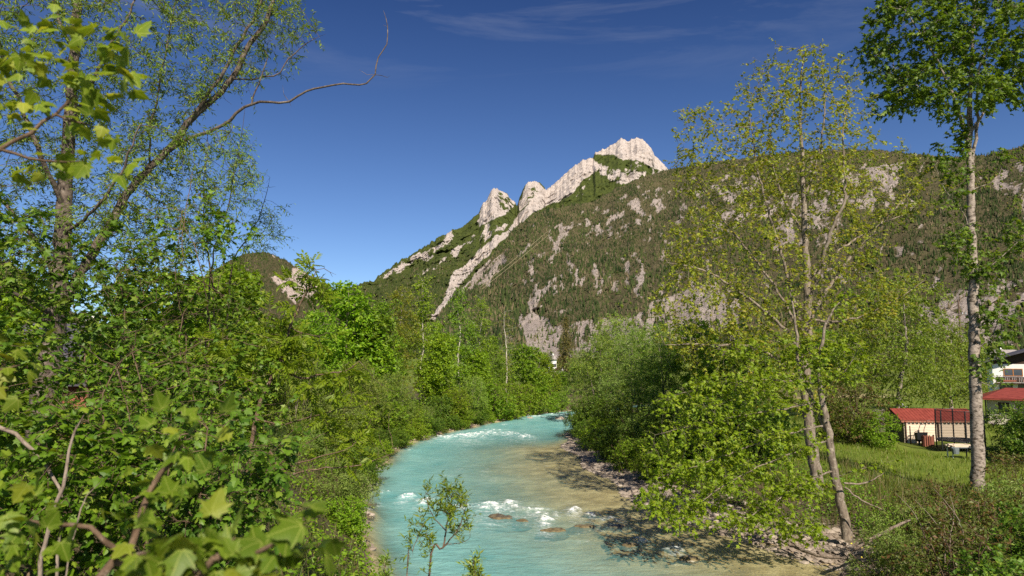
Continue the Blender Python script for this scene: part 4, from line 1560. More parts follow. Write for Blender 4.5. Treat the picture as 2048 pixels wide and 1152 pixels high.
at_ = np.concatenate([blob(rng, 700, 60, 160, D1, 190, 260, 3.0), blob(rng, 520, 270, 80, D1 + .5, 190, 170, 2.4), blob(rng, 420, 330, 350, D1 + .8, 190, 110, 2.0),
                      blob(rng, 300, 480, 60, D1 + 1, 120, 120, 1.6), blob(rng, 120, 565, 30, D1 + 1, 60, 60, 1.0), blob(rng, 520, 60, 450, D1, 220, 140, 2.4), blob(rng, 260, 200, 360, D1 + .6, 150, 110, 1.8), blob(rng, 240, 250, 480, D1 + 1, 160, 90, 1.8),
                      blob(rng, 110, 420, 170, D1 + 1, 90, 60, 1.0)])
hero('willow_tree', rng, st, at_, 'big dark trunked willow with a long bare branch reaching right into the blue sky', 'tree', step=0.20, leafkind='lance', lsize=0.105, NL=42000, per=8, tlen=0.36,
     leafm='leaf_willow', barkm='bark_willow', infl=1.3, kill=0.32, thr=0.020, tip=0.0042, maxnodes=9000, tr=0.003, keep=.9)

# thin sparse saplings against the sky left of the hill
for i, (pts, lb) in enumerate([
        ([(415, 640, 20, 0.0270), (425, 520, 20, 0.0240), (452, 430, 20, 0.0192), (468, 350, 20, 0.0156), (480, 290, 20, 0.0108), (490, 215, 20, 0.0048)], 'thin sparse sapling against the sky, the taller one'),
        ([(430, 640, 18, 0.0270), (420, 540, 18, 0.0210), (410, 460, 18, 0.0180), (408, 360, 18, 0.0120), (412, 290, 18, 0.0060)], 'thin dark sapling stem right beside the leaning limb'),
        ([(455, 640, 19, 0.0240), (468, 520, 19, 0.0204), (490, 485, 19, 0.0168), (515, 440, 19, 0.0132), (530, 400, 19, 0.0096), (540, 355, 19, 0.0042)], 'thin sparse sapling leaning right over the wooded hill')]):
    rng = np.random.default_rng(120 + i)
    s = stem(pts)
    b = s[0].copy()
    b[2] = gz(b[0], b[1]) - .1
    b[3] = .03
    tx, ty = pts[-3][0], pts[-3][1]
    hero('sapling', rng, [np.vstack([b, s])], blob(rng, 170, tx + 15, ty, pts[0][2], 55, 110, 0.9, 0.1200), lb, 'tree', 'sparse saplings against the sky',
         step=0.2, leafkind='lance', lsize=0.10, NL=1100, per=5, tlen=0.40, leafm='leaf_alder', barkm='bark_dark', infl=1.5, kill=0.4, thr=0.012, tip=0.005, keep=0.7)

# leafy maple saplings making the left thicket, its shade painted into darker leaf colours
GM = 'maple saplings in the left thicket'
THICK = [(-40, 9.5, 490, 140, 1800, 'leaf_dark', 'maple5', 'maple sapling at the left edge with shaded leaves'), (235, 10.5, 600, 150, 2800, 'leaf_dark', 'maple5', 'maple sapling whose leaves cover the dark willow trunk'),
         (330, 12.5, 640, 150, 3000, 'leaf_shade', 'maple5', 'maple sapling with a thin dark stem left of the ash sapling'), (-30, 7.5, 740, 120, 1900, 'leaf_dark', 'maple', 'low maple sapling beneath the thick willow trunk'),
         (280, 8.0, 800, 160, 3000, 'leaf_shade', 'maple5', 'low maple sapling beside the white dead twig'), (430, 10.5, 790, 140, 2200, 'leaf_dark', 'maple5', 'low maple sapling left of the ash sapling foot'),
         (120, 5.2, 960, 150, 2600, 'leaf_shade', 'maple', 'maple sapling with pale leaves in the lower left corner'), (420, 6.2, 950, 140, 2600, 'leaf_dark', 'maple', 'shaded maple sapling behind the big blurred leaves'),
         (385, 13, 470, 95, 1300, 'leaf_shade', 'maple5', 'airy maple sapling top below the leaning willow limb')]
for i, (px, Y, py, rr, nl_, lm_, lk_, lb) in enumerate(THICK):
    nm = 'maple_sapling'
    rng = np.random.default_rng(140 + i)
    c = at(px, py, Y)
    zg = gz(c[0], Y) - 0.1
    if zg > c[2] - 0.8:
        zg = c[2] - 0.8
    k = Y / FPX
    stems = []
    for m in range(3):
        top = c + rng.normal(size=3) * rr * k * 0.35 + np.array((0, 0, rr * k * 0.5))
        s = wander(rng, (c[0] + rng.normal() * .1, Y + rng.normal() * .1, zg), top, 0.020, 0.006, 6, 0.05)
        stems.append(s if m == 0 else tuple(map(tuple, s)))
    att = np.concatenate([ell(c[0], c[1], c[2], rr * k * 1.25, rr * k * 1.1, rr * k * 1.0, 420, rng, 0.15), ell(c[0], c[1], (c[2] + zg) / 2, rr * k, rr * k, max(0.4, (c[2] - zg) * 0.42), 200, rng, 0.15)])
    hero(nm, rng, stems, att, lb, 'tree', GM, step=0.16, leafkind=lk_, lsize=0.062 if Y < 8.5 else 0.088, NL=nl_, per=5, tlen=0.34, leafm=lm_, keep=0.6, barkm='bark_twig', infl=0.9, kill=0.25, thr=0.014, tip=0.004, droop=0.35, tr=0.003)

# ash sapling in front of the left bank trees
rng = np.random.default_rng(160)
DA = 11.0
s0 = stem([(478, 1100, DA, .050), (482, 1000, DA, .046), (498, 920, DA, .042), (512, 840, DA, .038), (535, 770, DA, .034), (560, 720, DA, .030), (580, 655, DA, .026), (600, 610, DA, .020), (618, 575, DA, .012), (632, 540, DA, .006)])
b = s0[0].copy()
b[2] = gz(b[0], b[1]) - .1
st = [np.vstack([b, s0]) if b[2] < s0[0, 2] - .3 else s0,
      stem([(552, 735, DA, .018), (600, 755, DA - .2, .016), (650, 747, DA - .3, .014), (690, 742, DA - .4, .011), (718, 722, DA - .4, .006)]),
      stem([(578, 660, DA, .012), (610, 668, DA, .010), (640, 672, DA, .007), (654, 665, DA, .004)]),
      stem([(498, 920, DA, .02), (540, 905, DA - .3, .018), (560, 940, DA - .4, .016), (600, 925, DA - .5, .013), (640, 915, DA - .5, .010), (690, 900, DA - .5, .006)]),
      stem([(560, 935, DA - .4, .012), (570, 900, DA - .4, .010), (600, 895, DA - .4, .008), (640, 870, DA - .4, .005)]),
      stem([(498, 920, DA, .02), (540, 960, DA, .016), (620, 940, DA, .012), (720, 930, DA, .009), (790, 905, DA, .005)]),
      stem([(512, 840, DA, .016), (560, 850, DA, .013), (620, 835, DA, .010), (690, 815, DA, .006)]),
      stem([(520, 800, DA, .014), (480, 760, DA, .012), (450, 720, DA, .008)])]
at_ = np.concatenate([blob(rng, 90, 625, 570, DA, 60, 60, .6), blob(rng, 110, 480, 690, DA, 90, 80, .7), blob(rng, 120, 690, 800, DA, 120, 60, .8), blob(rng, 110, 720, 890, DA, 90, 45, .6),
                      blob(rng, 100, 600, 690, DA, 90, 50, .6), blob(rng, 90, 590, 860, DA, 110, 60, .6)])
hero('ash_sapling', rng, st, at_, 'slender ash sapling with feathery bright leaves and curved side twigs', 'tree', step=0.13, leafkind='pinnate', lsize=0.24, NL=700, per=4, tlen=0.14, leafm='leaf_young',
     barkm='bark_twig', infl=0.9, kill=0.22, thr=0.010, tip=0.0035, droop=0.2, keep=0.6, tr=0.003)

# big blurred maple sprigs close to the camera
GS = 'close maple shoots in front of the camera'
SPRIG = [
    ([(-120, 640, 2.5, .013), (-10, 568, 2.5, .011), (60, 520, 2.5, .009), (115, 475, 2.5, .008), (170, 200, 2.5, .004)], None, None),
]


def shoot(name, rng, main, sides, clusters, label, leafm, lsize, kind='maple', per=3, barkm='bark_twig', spread=0.03, droop=0.3, group=GS):
    stems = [main] + sides
    P, par, Rd, fr = grow(stems, np.zeros((0, 3)), 0.06, 1, .1, rng)
    v, q = wood(P, par, Rd, 7, 0.008)
    lv = []
    for (pos, n, sp) in clusters:
        Pn = np.vstack([pos, pos + np.array((0, 0, 0.01))])
        lv.append(leaves(Pn, np.array([0, 0]), [1], rng, kind, lsize, int(n * 2.2), sp * 1.35, droop, 0.9, 0.35, 0.1))
    LV = merge_leaves(lv)
    base = np.array(stems[0][0][:3], float)
    tm = mk_mesh(name + '_stem', v, [q], [M[barkm]], smooth_sh=True)
    tv = LEAF[kind][0]
    nl = len(LV[0]) // len(tv)
    cm = mk_mesh(name + '_leaves', LV[0], [LV[1]], [M[leafm]], smooth_sh=True, attrs={'leaf_x': np.tile(tv[:, 0], nl), 'leaf_y': np.tile(tv[:, 1], nl)})
    for me in (tm, cm):
        me.transform(Matrix.Translation(-Vector(base)))
    return make_tree(name, tm, cm, base, label, 'shoot', group, trunk='stem', crown='foliage')


rng = np.random.default_rng(180)
g0 = np.array([-3.2, 1.9, gz(-3.2, 1.9), .022])
m_ = np.vstack([g0, [-2.9, 2.1, 5.8, .018], stem([(-150, 650, 2.5, .014), (-10, 570, 2.5, .011), (60, 515, 2.5, .009), (115, 475, 2.5, .008), (150, 440, 2.5, .006)])])
sd1 = stem([(-150, 640, 2.5, .010), (-20, 560, 2.5, .007), (60, 600 - 290, 2.5, .006)])
sides = [stem([(-10, 570, 2.5, .008), (50, 310, 2.4, .006), (0, 345, 2.4, .004)])]
sides = [stem([(0, 300, 2.5, .008), (60, 265, 2.5, .007), (110, 225, 2.5, .006), (150, 190, 2.5, .004)]), stem([(110, 230, 2.5, .006), (190, 255, 2.5, .003)]), stem([(0, 303, 2.5, .007), (60, 318, 2.5, .006), (170, 322, 2.5, .003)])]
m_ = np.vstack([g0, [-2.75, 2.2, 6.2, .016], stem([(-160, 430, 2.5, .012), (-60, 330, 2.5, .010), (0, 300, 2.5, .009), (5, 298, 2.5, .008)])])
cl = [(at(x, y, 2.5), n, .035) for x, y, n in [(20, 110, 4), (80, 70, 4), (120, 60, 3), (210, 110, 5), (240, 90, 4), (170, 170, 5), (120, 190, 4), (40, 190, 4), (0, 230, 4), (200, 250, 5), (250, 180, 3),
                                                (170, 310, 5), (230, 310, 3), (110, 300, 3), (20, 320, 3), (70, 150, 4), (140, 130, 3), (-30, 150, 4), (255, 130, 3), (-20, 60, 4)]]
shoot('maple_shoot', rng, m_, sides, cl, 'blurred maple shoot with big yellow green leaves high at the left edge', 'leaf_close', 0.054)
rng = np.random.default_rng(181)
g0 = np.array([-1.35, 1.5, gz(-1.35, 1.5), .02])
m_ = np.vstack([g0, stem([(150, 1300, 1.9, .014), (250, 1120, 2.0, .011), (300, 980, 2.1, .009), (340, 930, 2.1, .007), (365, 890, 2.1, .004)])])
sides = [stem([(250, 1120, 2.0, .008), (180, 1060, 2.0, .007), (60, 1040, 2.0, .005)]), stem([(300, 985, 2.1, .007), (255, 1005, 2.1, .004)]), stem([(250, 1120, 2, .008), (330, 1100, 1.9, .006), (420, 1080, 1.8, .004)])]
cl = [(at(x, y, d), n, .03) for x, y, n, d in [(370, 850, 4, 2.1), (340, 880, 4, 2.1), (390, 900, 4, 2.1), (330, 960, 3, 2.1), (300, 1000, 3, 2.1), (350, 1000, 4, 2.1), (60, 1010, 4, 2.0), (20, 1050, 4, 2.0),
                                               (100, 1080, 3, 2.0), (10, 1110, 4, 2), (260, 1040, 3, 2.0), (200, 1010, 2, 2.0)]]
shoot('maple_shoot', rng, m_, sides, cl, 'upright maple shoot with young leaves and hanging green flowers near the lower left', 'leaf_close', 0.046)
rng = np.random.default_rng(182)
g0 = np.array([-0.9, 1.25, gz(-.9, 1.25), .02])
m_ = np.vstack([g0, stem([(330, 1330, 1.5, .012), (380, 1180, 1.5, .009), (420, 1110, 1.5, .007), (470, 1075, 1.5, .005)])])
sides = [stem([(420, 1110, 1.5, .006), (520, 1100, 1.5, .005), (610, 1060, 1.5, .004)])]
cl = [(at(x, y, 1.5), n, .02) for x, y, n in [(330, 1090, 3), (400, 1070, 3), (440, 1110, 4), (370, 1130, 3), (500, 1150, 3), (620, 1060, 3), (580, 1090, 2), (560, 1140, 3), (300, 1150, 3), (460, 1160, 3), (640, 1110, 2)]]
shoot('maple_shoot', rng, m_, sides, cl, 'largest blurred maple leaves at the lower edge of the picture', 'leaf_close', 0.054)
rng = np.random.default_rng(183)
g0 = np.array([-3.0, 2.6, gz(-3.0, 2.6), .02])
m_ = np.vstack([g0, stem([(-200, 900, 2.8, .012), (-80, 800, 2.8, .009), (0, 740, 2.8, .006), (40, 730, 2.8, .004)])])
cl = [(at(x, y, 2.8), n, .035) for x, y, n in [(10, 730, 4), (45, 740, 3), (-20, 760, 4), (20, 775, 3), (60, 700, 2)]]
shoot('maple_shoot', rng, m_, [], cl, 'small blurred maple sprig beside the dark willow trunk', 'leaf_close', 0.05)

# willow shoot over the water
rng = np.random.default_rng(184)
DW = 6.0
g0 = at(835, 1230, DW)
zb = gz(g0[0], DW)
g0 = np.array([g0[0], DW, min(zb, g0[2] - .1), .014])
m_ = [np.vstack([g0, stem([(858, 1150, DW, .011), (885, 1095, DW, .009), (895, 1040, DW, .006), (905, 985, DW, .003)])]),
      stem([(885, 1095, DW, .007), (915, 1060, DW, .005), (935, 1000, DW, .003)]), stem([(890, 1060, DW, .006), (865, 1030, DW, .004), (850, 990, DW, .002)]),
      np.vstack([np.array([at(800, 1230, DW)[0], DW, g0[2], .008]), stem([(815, 1150, DW, .006), (825, 1100, DW, .004), (850, 1040, DW, .002)])]),
      stem([(885, 1090, DW, .005), (925, 1085, DW, .003), (940, 1075, DW, .002)])]
m_[3] = tuple(map(tuple, m_[3]))
at_ = np.concatenate([blob(rng, 150, 895, 1010, DW, 50, 42, .22), blob(rng, 60, 840, 1090, DW, 28, 60, .12), blob(rng, 40, 925, 1060, DW, 22, 40, .12)])
hero('willow_shoot', rng, m_, at_, 'small bright willow shoot standing in front of the turquoise water', 'shoot', None, step=0.045, leafkind='lance', lsize=0.052, NL=1150, per=7, tlen=0.13, leafm='leaf_birch',
     barkm='bark_twig', infl=0.35, kill=0.07, thr=0.006, tip=0.0016, droop=-0.15, tdroop=-0.5, tr=0.0012)
for i, (px, py, d, lb) in enumerate([(945, 1110, 5.5, 'tiny willow twig right of the willow shoot at the lower edge'), (770, 1115, 6.2, 'thin willow twig left of the willow shoot')]):
    rng = np.random.default_rng(190 + i)
    t_ = at(px, py, d)
    b_ = at(px - 25, 1240, d)
    b_[2] = min(b_[2], gz(b_[0], d))
    hero('willow_shoot', rng, [wander(rng, b_, t_, .008, .002, 6, .02)], blob(rng, 40, px, py + 25, d, 14, 40, .08), lb, 'shoot', None, step=0.04, leafkind='lance', lsize=0.055, NL=220, per=6, tlen=0.10,
         leafm='leaf_willow', barkm='bark_twig', infl=0.3, kill=0.07, thr=0.005, tip=0.0015, droop=-0.15, tdroop=-0.5, tr=0.0012)

# yellowish maple right of the middle
rng = np.random.default_rng(201)
DM = 29.0
st = [stem([(1640, 1012, DM, 0.2688), (1632, 950, DM, 0.2436), (1622, 880, DM, 0.2268), (1613, 800, DM, 0.2100), (1611, 720, DM, 0.1974), (1616, 640, DM, 0.1848), (1614, 560, DM, 0.1512), (1609, 470, DM, 0.1260), (1607, 380, DM, 0.1008),
            (1603, 290, DM, 0.0756), (1600, 200, DM, 0.0504), (1606, 110, DM, 0.0210)]),
      stem([(1617, 610, DM, 0.1008), (1640, 535, DM - .4, 0.0840), (1663, 460, DM - .8, 0.0672), (1690, 390, DM - 1, 0.0504), (1686, 290, DM - 1, 0.0336), (1694, 190, DM - 1, 0.0168)]),
      stem([(1614, 650, DM, 0.0924), (1660, 570, DM + .5, 0.0756), (1715, 500, DM + 1, 0.0630), (1785, 425, DM + 1.4, 0.0420), (1845, 350, DM + 1.6, 0.0168)]),
      stem([(1617, 560, DM, 0.0672), (1680, 500, DM + 1, 0.0504), (1760, 450, DM + 1.8, 0.0378), (1830, 420, DM + 2, 0.0168)]),
      stem([(1613, 690, DM, 0.0840), (1585, 590, DM - .5, 0.0714), (1555, 480, DM - .8, 0.0546), (1522, 370, DM - 1, 0.0378), (1500, 240, DM - 1, 0.0168)]),
      stem([(1612, 720, DM, 0.0756), (1562, 650, DM - .6, 0.0630), (1485, 590, DM - 1.2, 0.0504), (1405, 540, DM - 1.8, 0.0336), (1335, 525, DM - 2, 0.0126)]),
      stem([(1612, 770, DM, 0.0672), (1522, 700, DM - 1, 0.0546), (1422, 690, DM - 1.8, 0.0378), (1330, 690, DM - 2.2, 0.0126)]),
      stem([(1614, 640, DM, 0.0588), (1700, 640, DM - .6, 0.0420), (1790, 600, DM - 1, 0.0252), (1850, 560, DM - 1, 0.0101)]),
      stem([(1609, 470, DM, 0.0588), (1560, 380, DM + .5, 0.0420), (1540, 280, DM + .8, 0.0252), (1560, 170, DM + 1, 0.0101)]),
      stem([(1607, 400, DM, 0.0504), (1640, 300, DM + .5, 0.0378), (1650, 200, DM + .6, 0.0252), (1640, 90, DM + .6, 0.0084)]),
      stem([(1613, 680, DM, 0.0672), (1540, 560, DM + 1, 0.0504), (1440, 430, DM + 1.6, 0.0336), (1380, 330, DM + 1.8, 0.0126)])]
at_ = np.concatenate([blob(rng, 1000, 1590, 270, DM, 160, 205, 3.2), blob(rng, 420, 1450, 360, DM, 120, 130, 2.4), blob(rng, 520, 1480, 500, DM - .6, 150, 120, 2.6), blob(rng, 480, 1420, 640, DM - 1.4, 130, 90, 2.0),
                      blob(rng, 300, 1770, 370, DM + 1, 110, 100, 2.2), blob(rng, 200, 1390, 270, DM - 1, 60, 80, 1.6), blob(rng, 160, 1370, 480, DM - 1.5, 60, 60, 1.4), blob(rng, 480, 1560, 640, DM - .5, 130, 110, 2.2), blob(rng, 380, 1710, 600, DM - .6, 120, 90, 1.8), blob(rng, 200, 1700, 500, DM + .6, 80, 60, 1.6), blob(rng, 300, 1480, 700, DM - 1, 150, 70, 1.8), blob(rng, 200, 1370, 590, DM - 1.6, 70, 50, 1.4), blob(rng, 220, 1580, 760, DM - .6, 90, 60, 1.6)])
hero('maple_tree', rng, st, at_, 'tall yellowish maple with thin olive foliage and many pale forked limbs', 'tree', step=0.28, leafkind='maple5', lsize=0.105, NL=27000, per=5, tlen=0.45, leafm='leaf_olive', barkm='bark_grey',
     infl=1.8, kill=0.42, thr=0.022, sthr=0.030, tip=0.0055, maxnodes=9000, droop=0.2, keep=.92)

# leaning maple by the water with low drooping limbs
rng = np.random.default_rng(202)
DL = 23.5
st = [stem([(1694, 1078, DL, 0.1824), (1688, 1040, DL, 0.1596), (1680, 1000, DL, 0.1520), (1668, 940, DL, 0.1368), (1658, 880, DL, 0.1254), (1648, 820, DL, 0.1064), (1640, 770, DL, 0.0836), (1640, 710, DL, 0.0608), (1655, 640, DL, 0.0380), (1690, 590, DL, 0.0152)]),
      stem([(1655, 865, DL, 0.0912), (1625, 800, DL + .3, 0.0760), (1598, 740, DL + .5, 0.0646), (1592, 660, DL + .6, 0.0456), (1580, 580, DL + .6, 0.0228)]),
      stem([(1658, 880, DL, 0.0328), (1560, 915, DL - .6, 0.0274), (1450, 970, DL - 1.2, 0.0192), (1350, 1045, DL - 1.6, 0.0066)]),
      stem([(1652, 850, DL, 0.0328), (1550, 875, DL - .3, 0.0274), (1410, 925, DL - .8, 0.0192), (1290, 965, DL - 1, 0.0066)]),
      stem([(1645, 805, DL, 0.0274), (1520, 825, DL, 0.0219), (1390, 850, DL - .3, 0.0137), (1310, 870, DL - .4, 0.0055)]),
      stem([(1640, 770, DL, 0.0274), (1540, 760, DL + .3, 0.0219), (1430, 770, DL + .3, 0.0137), (1350, 790, DL + .3, 0.0055)]),
      stem([(1668, 940, DL, 0.0328), (1600, 970, DL - 1, 0.0274), (1520, 1020, DL - 1.8, 0.0192), (1450, 1065, DL - 2.2, 0.0082)]),
      stem([(1642, 780, DL, 0.0219), (1690, 740, DL - .5, 0.0164), (1720, 690, DL - .8, 0.0082)]),
      stem([(1672, 955, DL, 0.0164), (1730, 935, DL - .4, 0.0109), (1790, 920, DL - .6, 0.0044)]),
      stem([(1650, 830, DL, 0.0219), (1560, 790, DL + 1, 0.0164), (1480, 720, DL + 1.4, 0.0109), (1420, 690, DL + 1.5, 0.0055)])]
at_ = np.concatenate([blob(rng, 200, 1400, 1025, DL - 1.3, 115, 28, 1.6), blob(rng, 160, 1330, 1000, DL - 1.2, 60, 24, 1.2), blob(rng, 260, 1480, 960, DL - .9, 150, 30, 1.8), blob(rng, 220, 1390, 915, DL - .6, 120, 26, 1.6), blob(rng, 240, 1450, 860, DL - .2, 150, 28, 1.7),
                      blob(rng, 200, 1420, 800, DL, 120, 26, 1.5), blob(rng, 220, 1500, 760, DL + .3, 130, 26, 1.6), blob(rng, 220, 1530, 1040, DL - 1.8, 110, 28, 1.3), blob(rng, 160, 1580, 980, DL - 1, 90, 26, 1.1), blob(rng, 180, 1560, 705, DL + .8, 110, 34, 1.4),
                      blob(rng, 120, 1680, 720, DL - .4, 60, 60, .9), blob(rng, 120, 1590, 880, DL - .5, 80, 30, 1.0), blob(rng, 110, 1600, 1060, DL - 1.6, 60, 30, .8)])
hero('maple_tree', rng, st, at_, 'leaning maple by the water with low drooping bright green branches', 'tree', step=0.22, leafkind='maple5', lsize=0.115, NL=13000, per=5, tlen=0.45, leafm='leaf_young', barkm='bark_grey',
     infl=1.5, kill=0.34, thr=0.020, sthr=0.030, tip=0.005, maxnodes=9000, droop=0.4, keep=.92)

# tall maple at the right edge
rng = np.random.default_rng(203)
DT = 30.0
st = [stem([(1958, 985, DT, 0.3040), (1956, 940, DT, 0.2736), (1954, 880, DT, 0.2584), (1951, 800, DT, 0.2432), (1949, 700, DT, 0.2280), (1947, 600, DT, 0.2090), (1944, 500, DT, 0.1900), (1941, 400, DT, 0.1596), (1940, 330, DT, 0.1520), (1938, 280, DT, 0.1444),
            (1941, 190, DT, 0.0912), (1945, 90, DT, 0.0684), (1950, -50, DT, 0.0456), (1950, -200, DT, 0.0228)]),
      stem([(1938, 285, DT, 0.0836), (1915, 220, DT - .4, 0.0684), (1888, 150, DT - .8, 0.0532), (1850, 80, DT - 1, 0.0342), (1810, 20, DT - 1, 0.0152)]),
      stem([(1942, 330, DT, 0.0760), (1955, 250, DT - .3, 0.0646), (1956, 150, DT - .5, 0.0532), (1985, 60, DT - .6, 0.0342), (2010, -60, DT - .6, 0.0152)]),
      stem([(1938, 270, DT, 0.0608), (1975, 215, DT + .5, 0.0532), (2020, 160, DT + .8, 0.0380), (2080, 90, DT + 1, 0.0152)]),
      stem([(1940, 240, DT, 0.0456), (1870, 190, DT + .6, 0.0342), (1790, 150, DT + 1, 0.0152)]),
      stem([(1941, 470, DT, 0.0228), (1925, 425, DT - .3, 0.0190), (1890, 380, DT - .5, 0.0137), (1870, 330, DT - .6, 0.0076)]),
      stem([(1941, 380, DT, 0.0228), (1990, 360, DT - .2, 0.0152), (2010, 320, DT - .3, 0.0076)]),
      stem([(1945, 560, DT, 0.0228), (1985, 530, DT - .5, 0.0190), (2040, 480, DT - .6, 0.0091)]),
      stem([(1949, 700, DT, 0.0304), (1985, 670, DT - .4, 0.0228), (2000, 620, DT - .4, 0.0114)]),
      stem([(1950, 760, DT, 0.0228), (1975, 770, DT - .4, 0.0152), (1990, 778, DT - .4, 0.0061)])]
at_ = np.concatenate([blob(rng, 620, 1835, 70, DT, 120, 120, 2.8), blob(rng, 650, 2000, 70, DT, 130, 130, 3.0), blob(rng, 240, 1930, 190, DT - 1, 90, 60, 2.0), blob(rng, 160, 1790, 200, DT, 60, 40, 1.5), blob(rng, 900, 1920, -120, DT, 190, 130, 3.6), blob(rng, 260, 1830, 170, DT, 90, 55, 2.0),
                      blob(rng, 200, 2050, 170, DT, 90, 40, 1.8), blob(rng, 110, 1895, 320, DT - .5, 36, 55, .7), blob(rng, 60, 1905, 400, DT - .5, 36, 30, .6), blob(rng, 50, 2005, 320, DT - .3, 26, 30, .5),
                      blob(rng, 130, 1975, 530, DT - .6, 45, 40, .8), blob(rng, 90, 2030, 470, DT - .6, 40, 50, .8), blob(rng, 150, 1995, 630, DT - .4, 45, 75, .8), blob(rng, 70, 1985, 720, DT - .4, 40, 40, .6), blob(rng, 60, 1900, 500, DT - .5, 30, 30, .5)])
hero('maple_tree', rng, st, at_, 'tall straight maple with grey trunk and dense dark crown at the right edge', 'tree', step=0.30, leafkind='maple5', lsize=0.17, NL=25000, per=5, tlen=0.55, leafm='leaf_tall', barkm='bark_pale',
     infl=1.8, kill=0.46, thr=0.022, tip=0.0055, maxnodes=9000, droop=0.45)

# ------------------------------------------------------------------ far backdrop trees on the valley floor
GF = 'far trees on the valley floor'
FARL = [('alder_a', 1420, 130, 668, 'far alder beyond the silvery willows'), ('maple_a', 1500, 140, 672, 'far maple between alder and olive maple stems'), ('alder_b', 1570, 120, 665, 'far olive alder left of the pale forked limbs'),
        ('maple_a', 1650, 135, 660, 'far maple right of the leaning trunk'), ('spruce', 1740, 150, 640, 'far spruce behind the weeping birch'), ('alder_a', 1840, 140, 668, 'far alder hidden behind the weeping birch'),
        ('maple_b', 1945, 150, 680, 'far bright maple behind the tall trunk'), ('alder_a', 2010, 160, 690, 'far alder above the white chalet'), ('maple_a', 2100, 130, 670, 'far maple beyond the right edge of the picture'),
        ('alder_a', 1330, 150, 675, 'far alder above the round willow'), ('willow_b', 1010, 130, 690, 'far willow behind the bare birch'), ('alder_a', 930, 120, 690, 'far alder behind the slim birch pair'),
        ('alder_a', 800, 110, 660, 'far alder at the foot of the grey flank'), ('maple_a', 700, 120, 650, 'far maple behind the bright dome'), ('maple_a', 590, 120, 640, 'far maple below the rock scar'),
        ('spruce', 400, 110, 600, 'far spruce behind the left thicket'), ('maple_a', 280, 100, 640, 'far maple behind the dark roofed house'), ('alder_a', 120, 90, 640, 'far alder beside the dark roofed house'), ('maple_a', -40, 85, 640, 'far maple at the left edge')]
for (k, px, Y, ty, lb) in FARL:
    plant(k, px, Y, ty, {'m': 'maple_tree', 'a': 'alder_tree', 's': 'spruce_tree', 'w': 'willow_tree'}[k[0]], lb, 'tree', GF, wide=1.25)

# ------------------------------------------------------------------ grass, undergrowth, stones
def scatter_blades(name, X, Y, hmin, hmax, wid, mats, label, rng, lean=0.35):
    n = len(X)
    Z = ground_z(X, Y)
    h = rng.uniform(hmin, hmax, n)
    a = rng.random(n) * 6.28
    dx, dy = np.cos(a), np.sin(a)
    w = wid * rng.uniform(0.6, 1.3, n)
    lx, ly = rng.normal(size=n) * lean * h, rng.normal(size=n) * lean * h
    V = np.stack([np.stack([X - dx * w, Y - dy * w, Z - .02], -1), np.stack([X + dx * w, Y + dy * w, Z - .02], -1),
                  np.stack([X + dx * w * .6 + lx * .45, Y + dy * w * .6 + ly * .45, Z + h * .6], -1), np.stack([X + lx, Y + ly, Z + h], -1), np.stack([X - dx * w * .6 + lx * .45, Y - dy * w * .6 + ly * .45, Z + h * .6], -1)], 1)
    b = np.arange(n)[:, None] * 5
    return tag(obj(name, mk_mesh(name, V.reshape(-1, 3), [b + np.array([0, 1, 2, 4]), b + np.array([4, 2, 3])], mats)), label, kind='stuff')


M['grass'] = leaf_mat('grass_blade', (0.100, 0.165, 0.012), (0.195, 0.265, 0.026), (0.28, 0.26, 0.08), trans=0.35)
M['grass_dry'] = leaf_mat('grass_dry', (0.075, 0.110, 0.016), (0.135, 0.160, 0.030), (0.26, 0.19, 0.09), trans=0.3, frac3=0.25)
rng = np.random.default_rng(301)
n = 90000
Y = rng.uniform(22, 62, n)
X = bank_r(Y) + rng.uniform(5, 34, n)
dn = fbm(P3(X * .35, Y * .35), 3, 71)
k = rng.random(n) < 0.6 + 0.7 * dn
k &= ~((np.abs(X - 29) < 4.5) & (np.abs(Y - 43) < 4.6))
scatter_blades('meadow_grass', X[k], Y[k], .10, .32, .014, [M['grass']], 'sunlit green meadow grass in front of the shed', rng)
n = 30000
Y = rng.uniform(14, 60, n)
X = bank_r(Y) + rng.uniform(2.5, 12, n)
k = fbm(P3(X * .5, Y * .5), 3, 73) > -0.1
scatter_blades('bank_grass', X[k], Y[k], .2, .7, .012, [M['grass_dry']], 'tall rough grass on the right bank', rng, .3)
n = 42000
Y = rng.uniform(1.5, 70, n)
X = bank_l(Y) - rng.uniform(0.35, 12, n) ** 1.0
k = (fbm(P3(X * .5, Y * .5), 3, 75) > -0.25) & (np.hypot(X, Y) > 2.5)
scatter_blades('embankment_grass', X[k], Y[k], .15, .6, .012, [M['grass_dry']], 'rough grass on the left embankment', rng, .35)


def scatter_leaves(name, X, Y, hmax, size, mat, label, rng, kind='oval', stems=0):
    n = len(X)
    Z = ground_z(X, Y)
    P = np.stack([X, Y, Z + hmax * rng.random(n) ** 1.2 * (0.55 + 0.9 * np.clip(fbm(P3(X * .8, Y * .8), 3, 81) + .5, 0, 1))], -1)
    up = nrm(np.array((0, 0, 1.0)) + rng.normal(size=(n, 3)) * 0.5)
    ax = nrm(np.cross(up, rng.normal(size=(n, 3))))
    sd_ = np.cross(ax, up)
    s = size * rng.uniform(.6, 1.4, n)
    tv, tf = LEAF[kind]
    V = P[:, None] + s[:, None, None] * (tv[None, :, 0:1] * sd_[:, None] + tv[None, :, 1:2] * ax[:, None] + tv[None, :, 2:3] * up[:, None])
    F = (tf[None] + (np.arange(n) * len(tv))[:, None, None]).reshape(-1, tf.shape[1])
    return tag(obj(name, mk_mesh(name, V.reshape(-1, 3), [F], [mat])), label, kind='stuff')


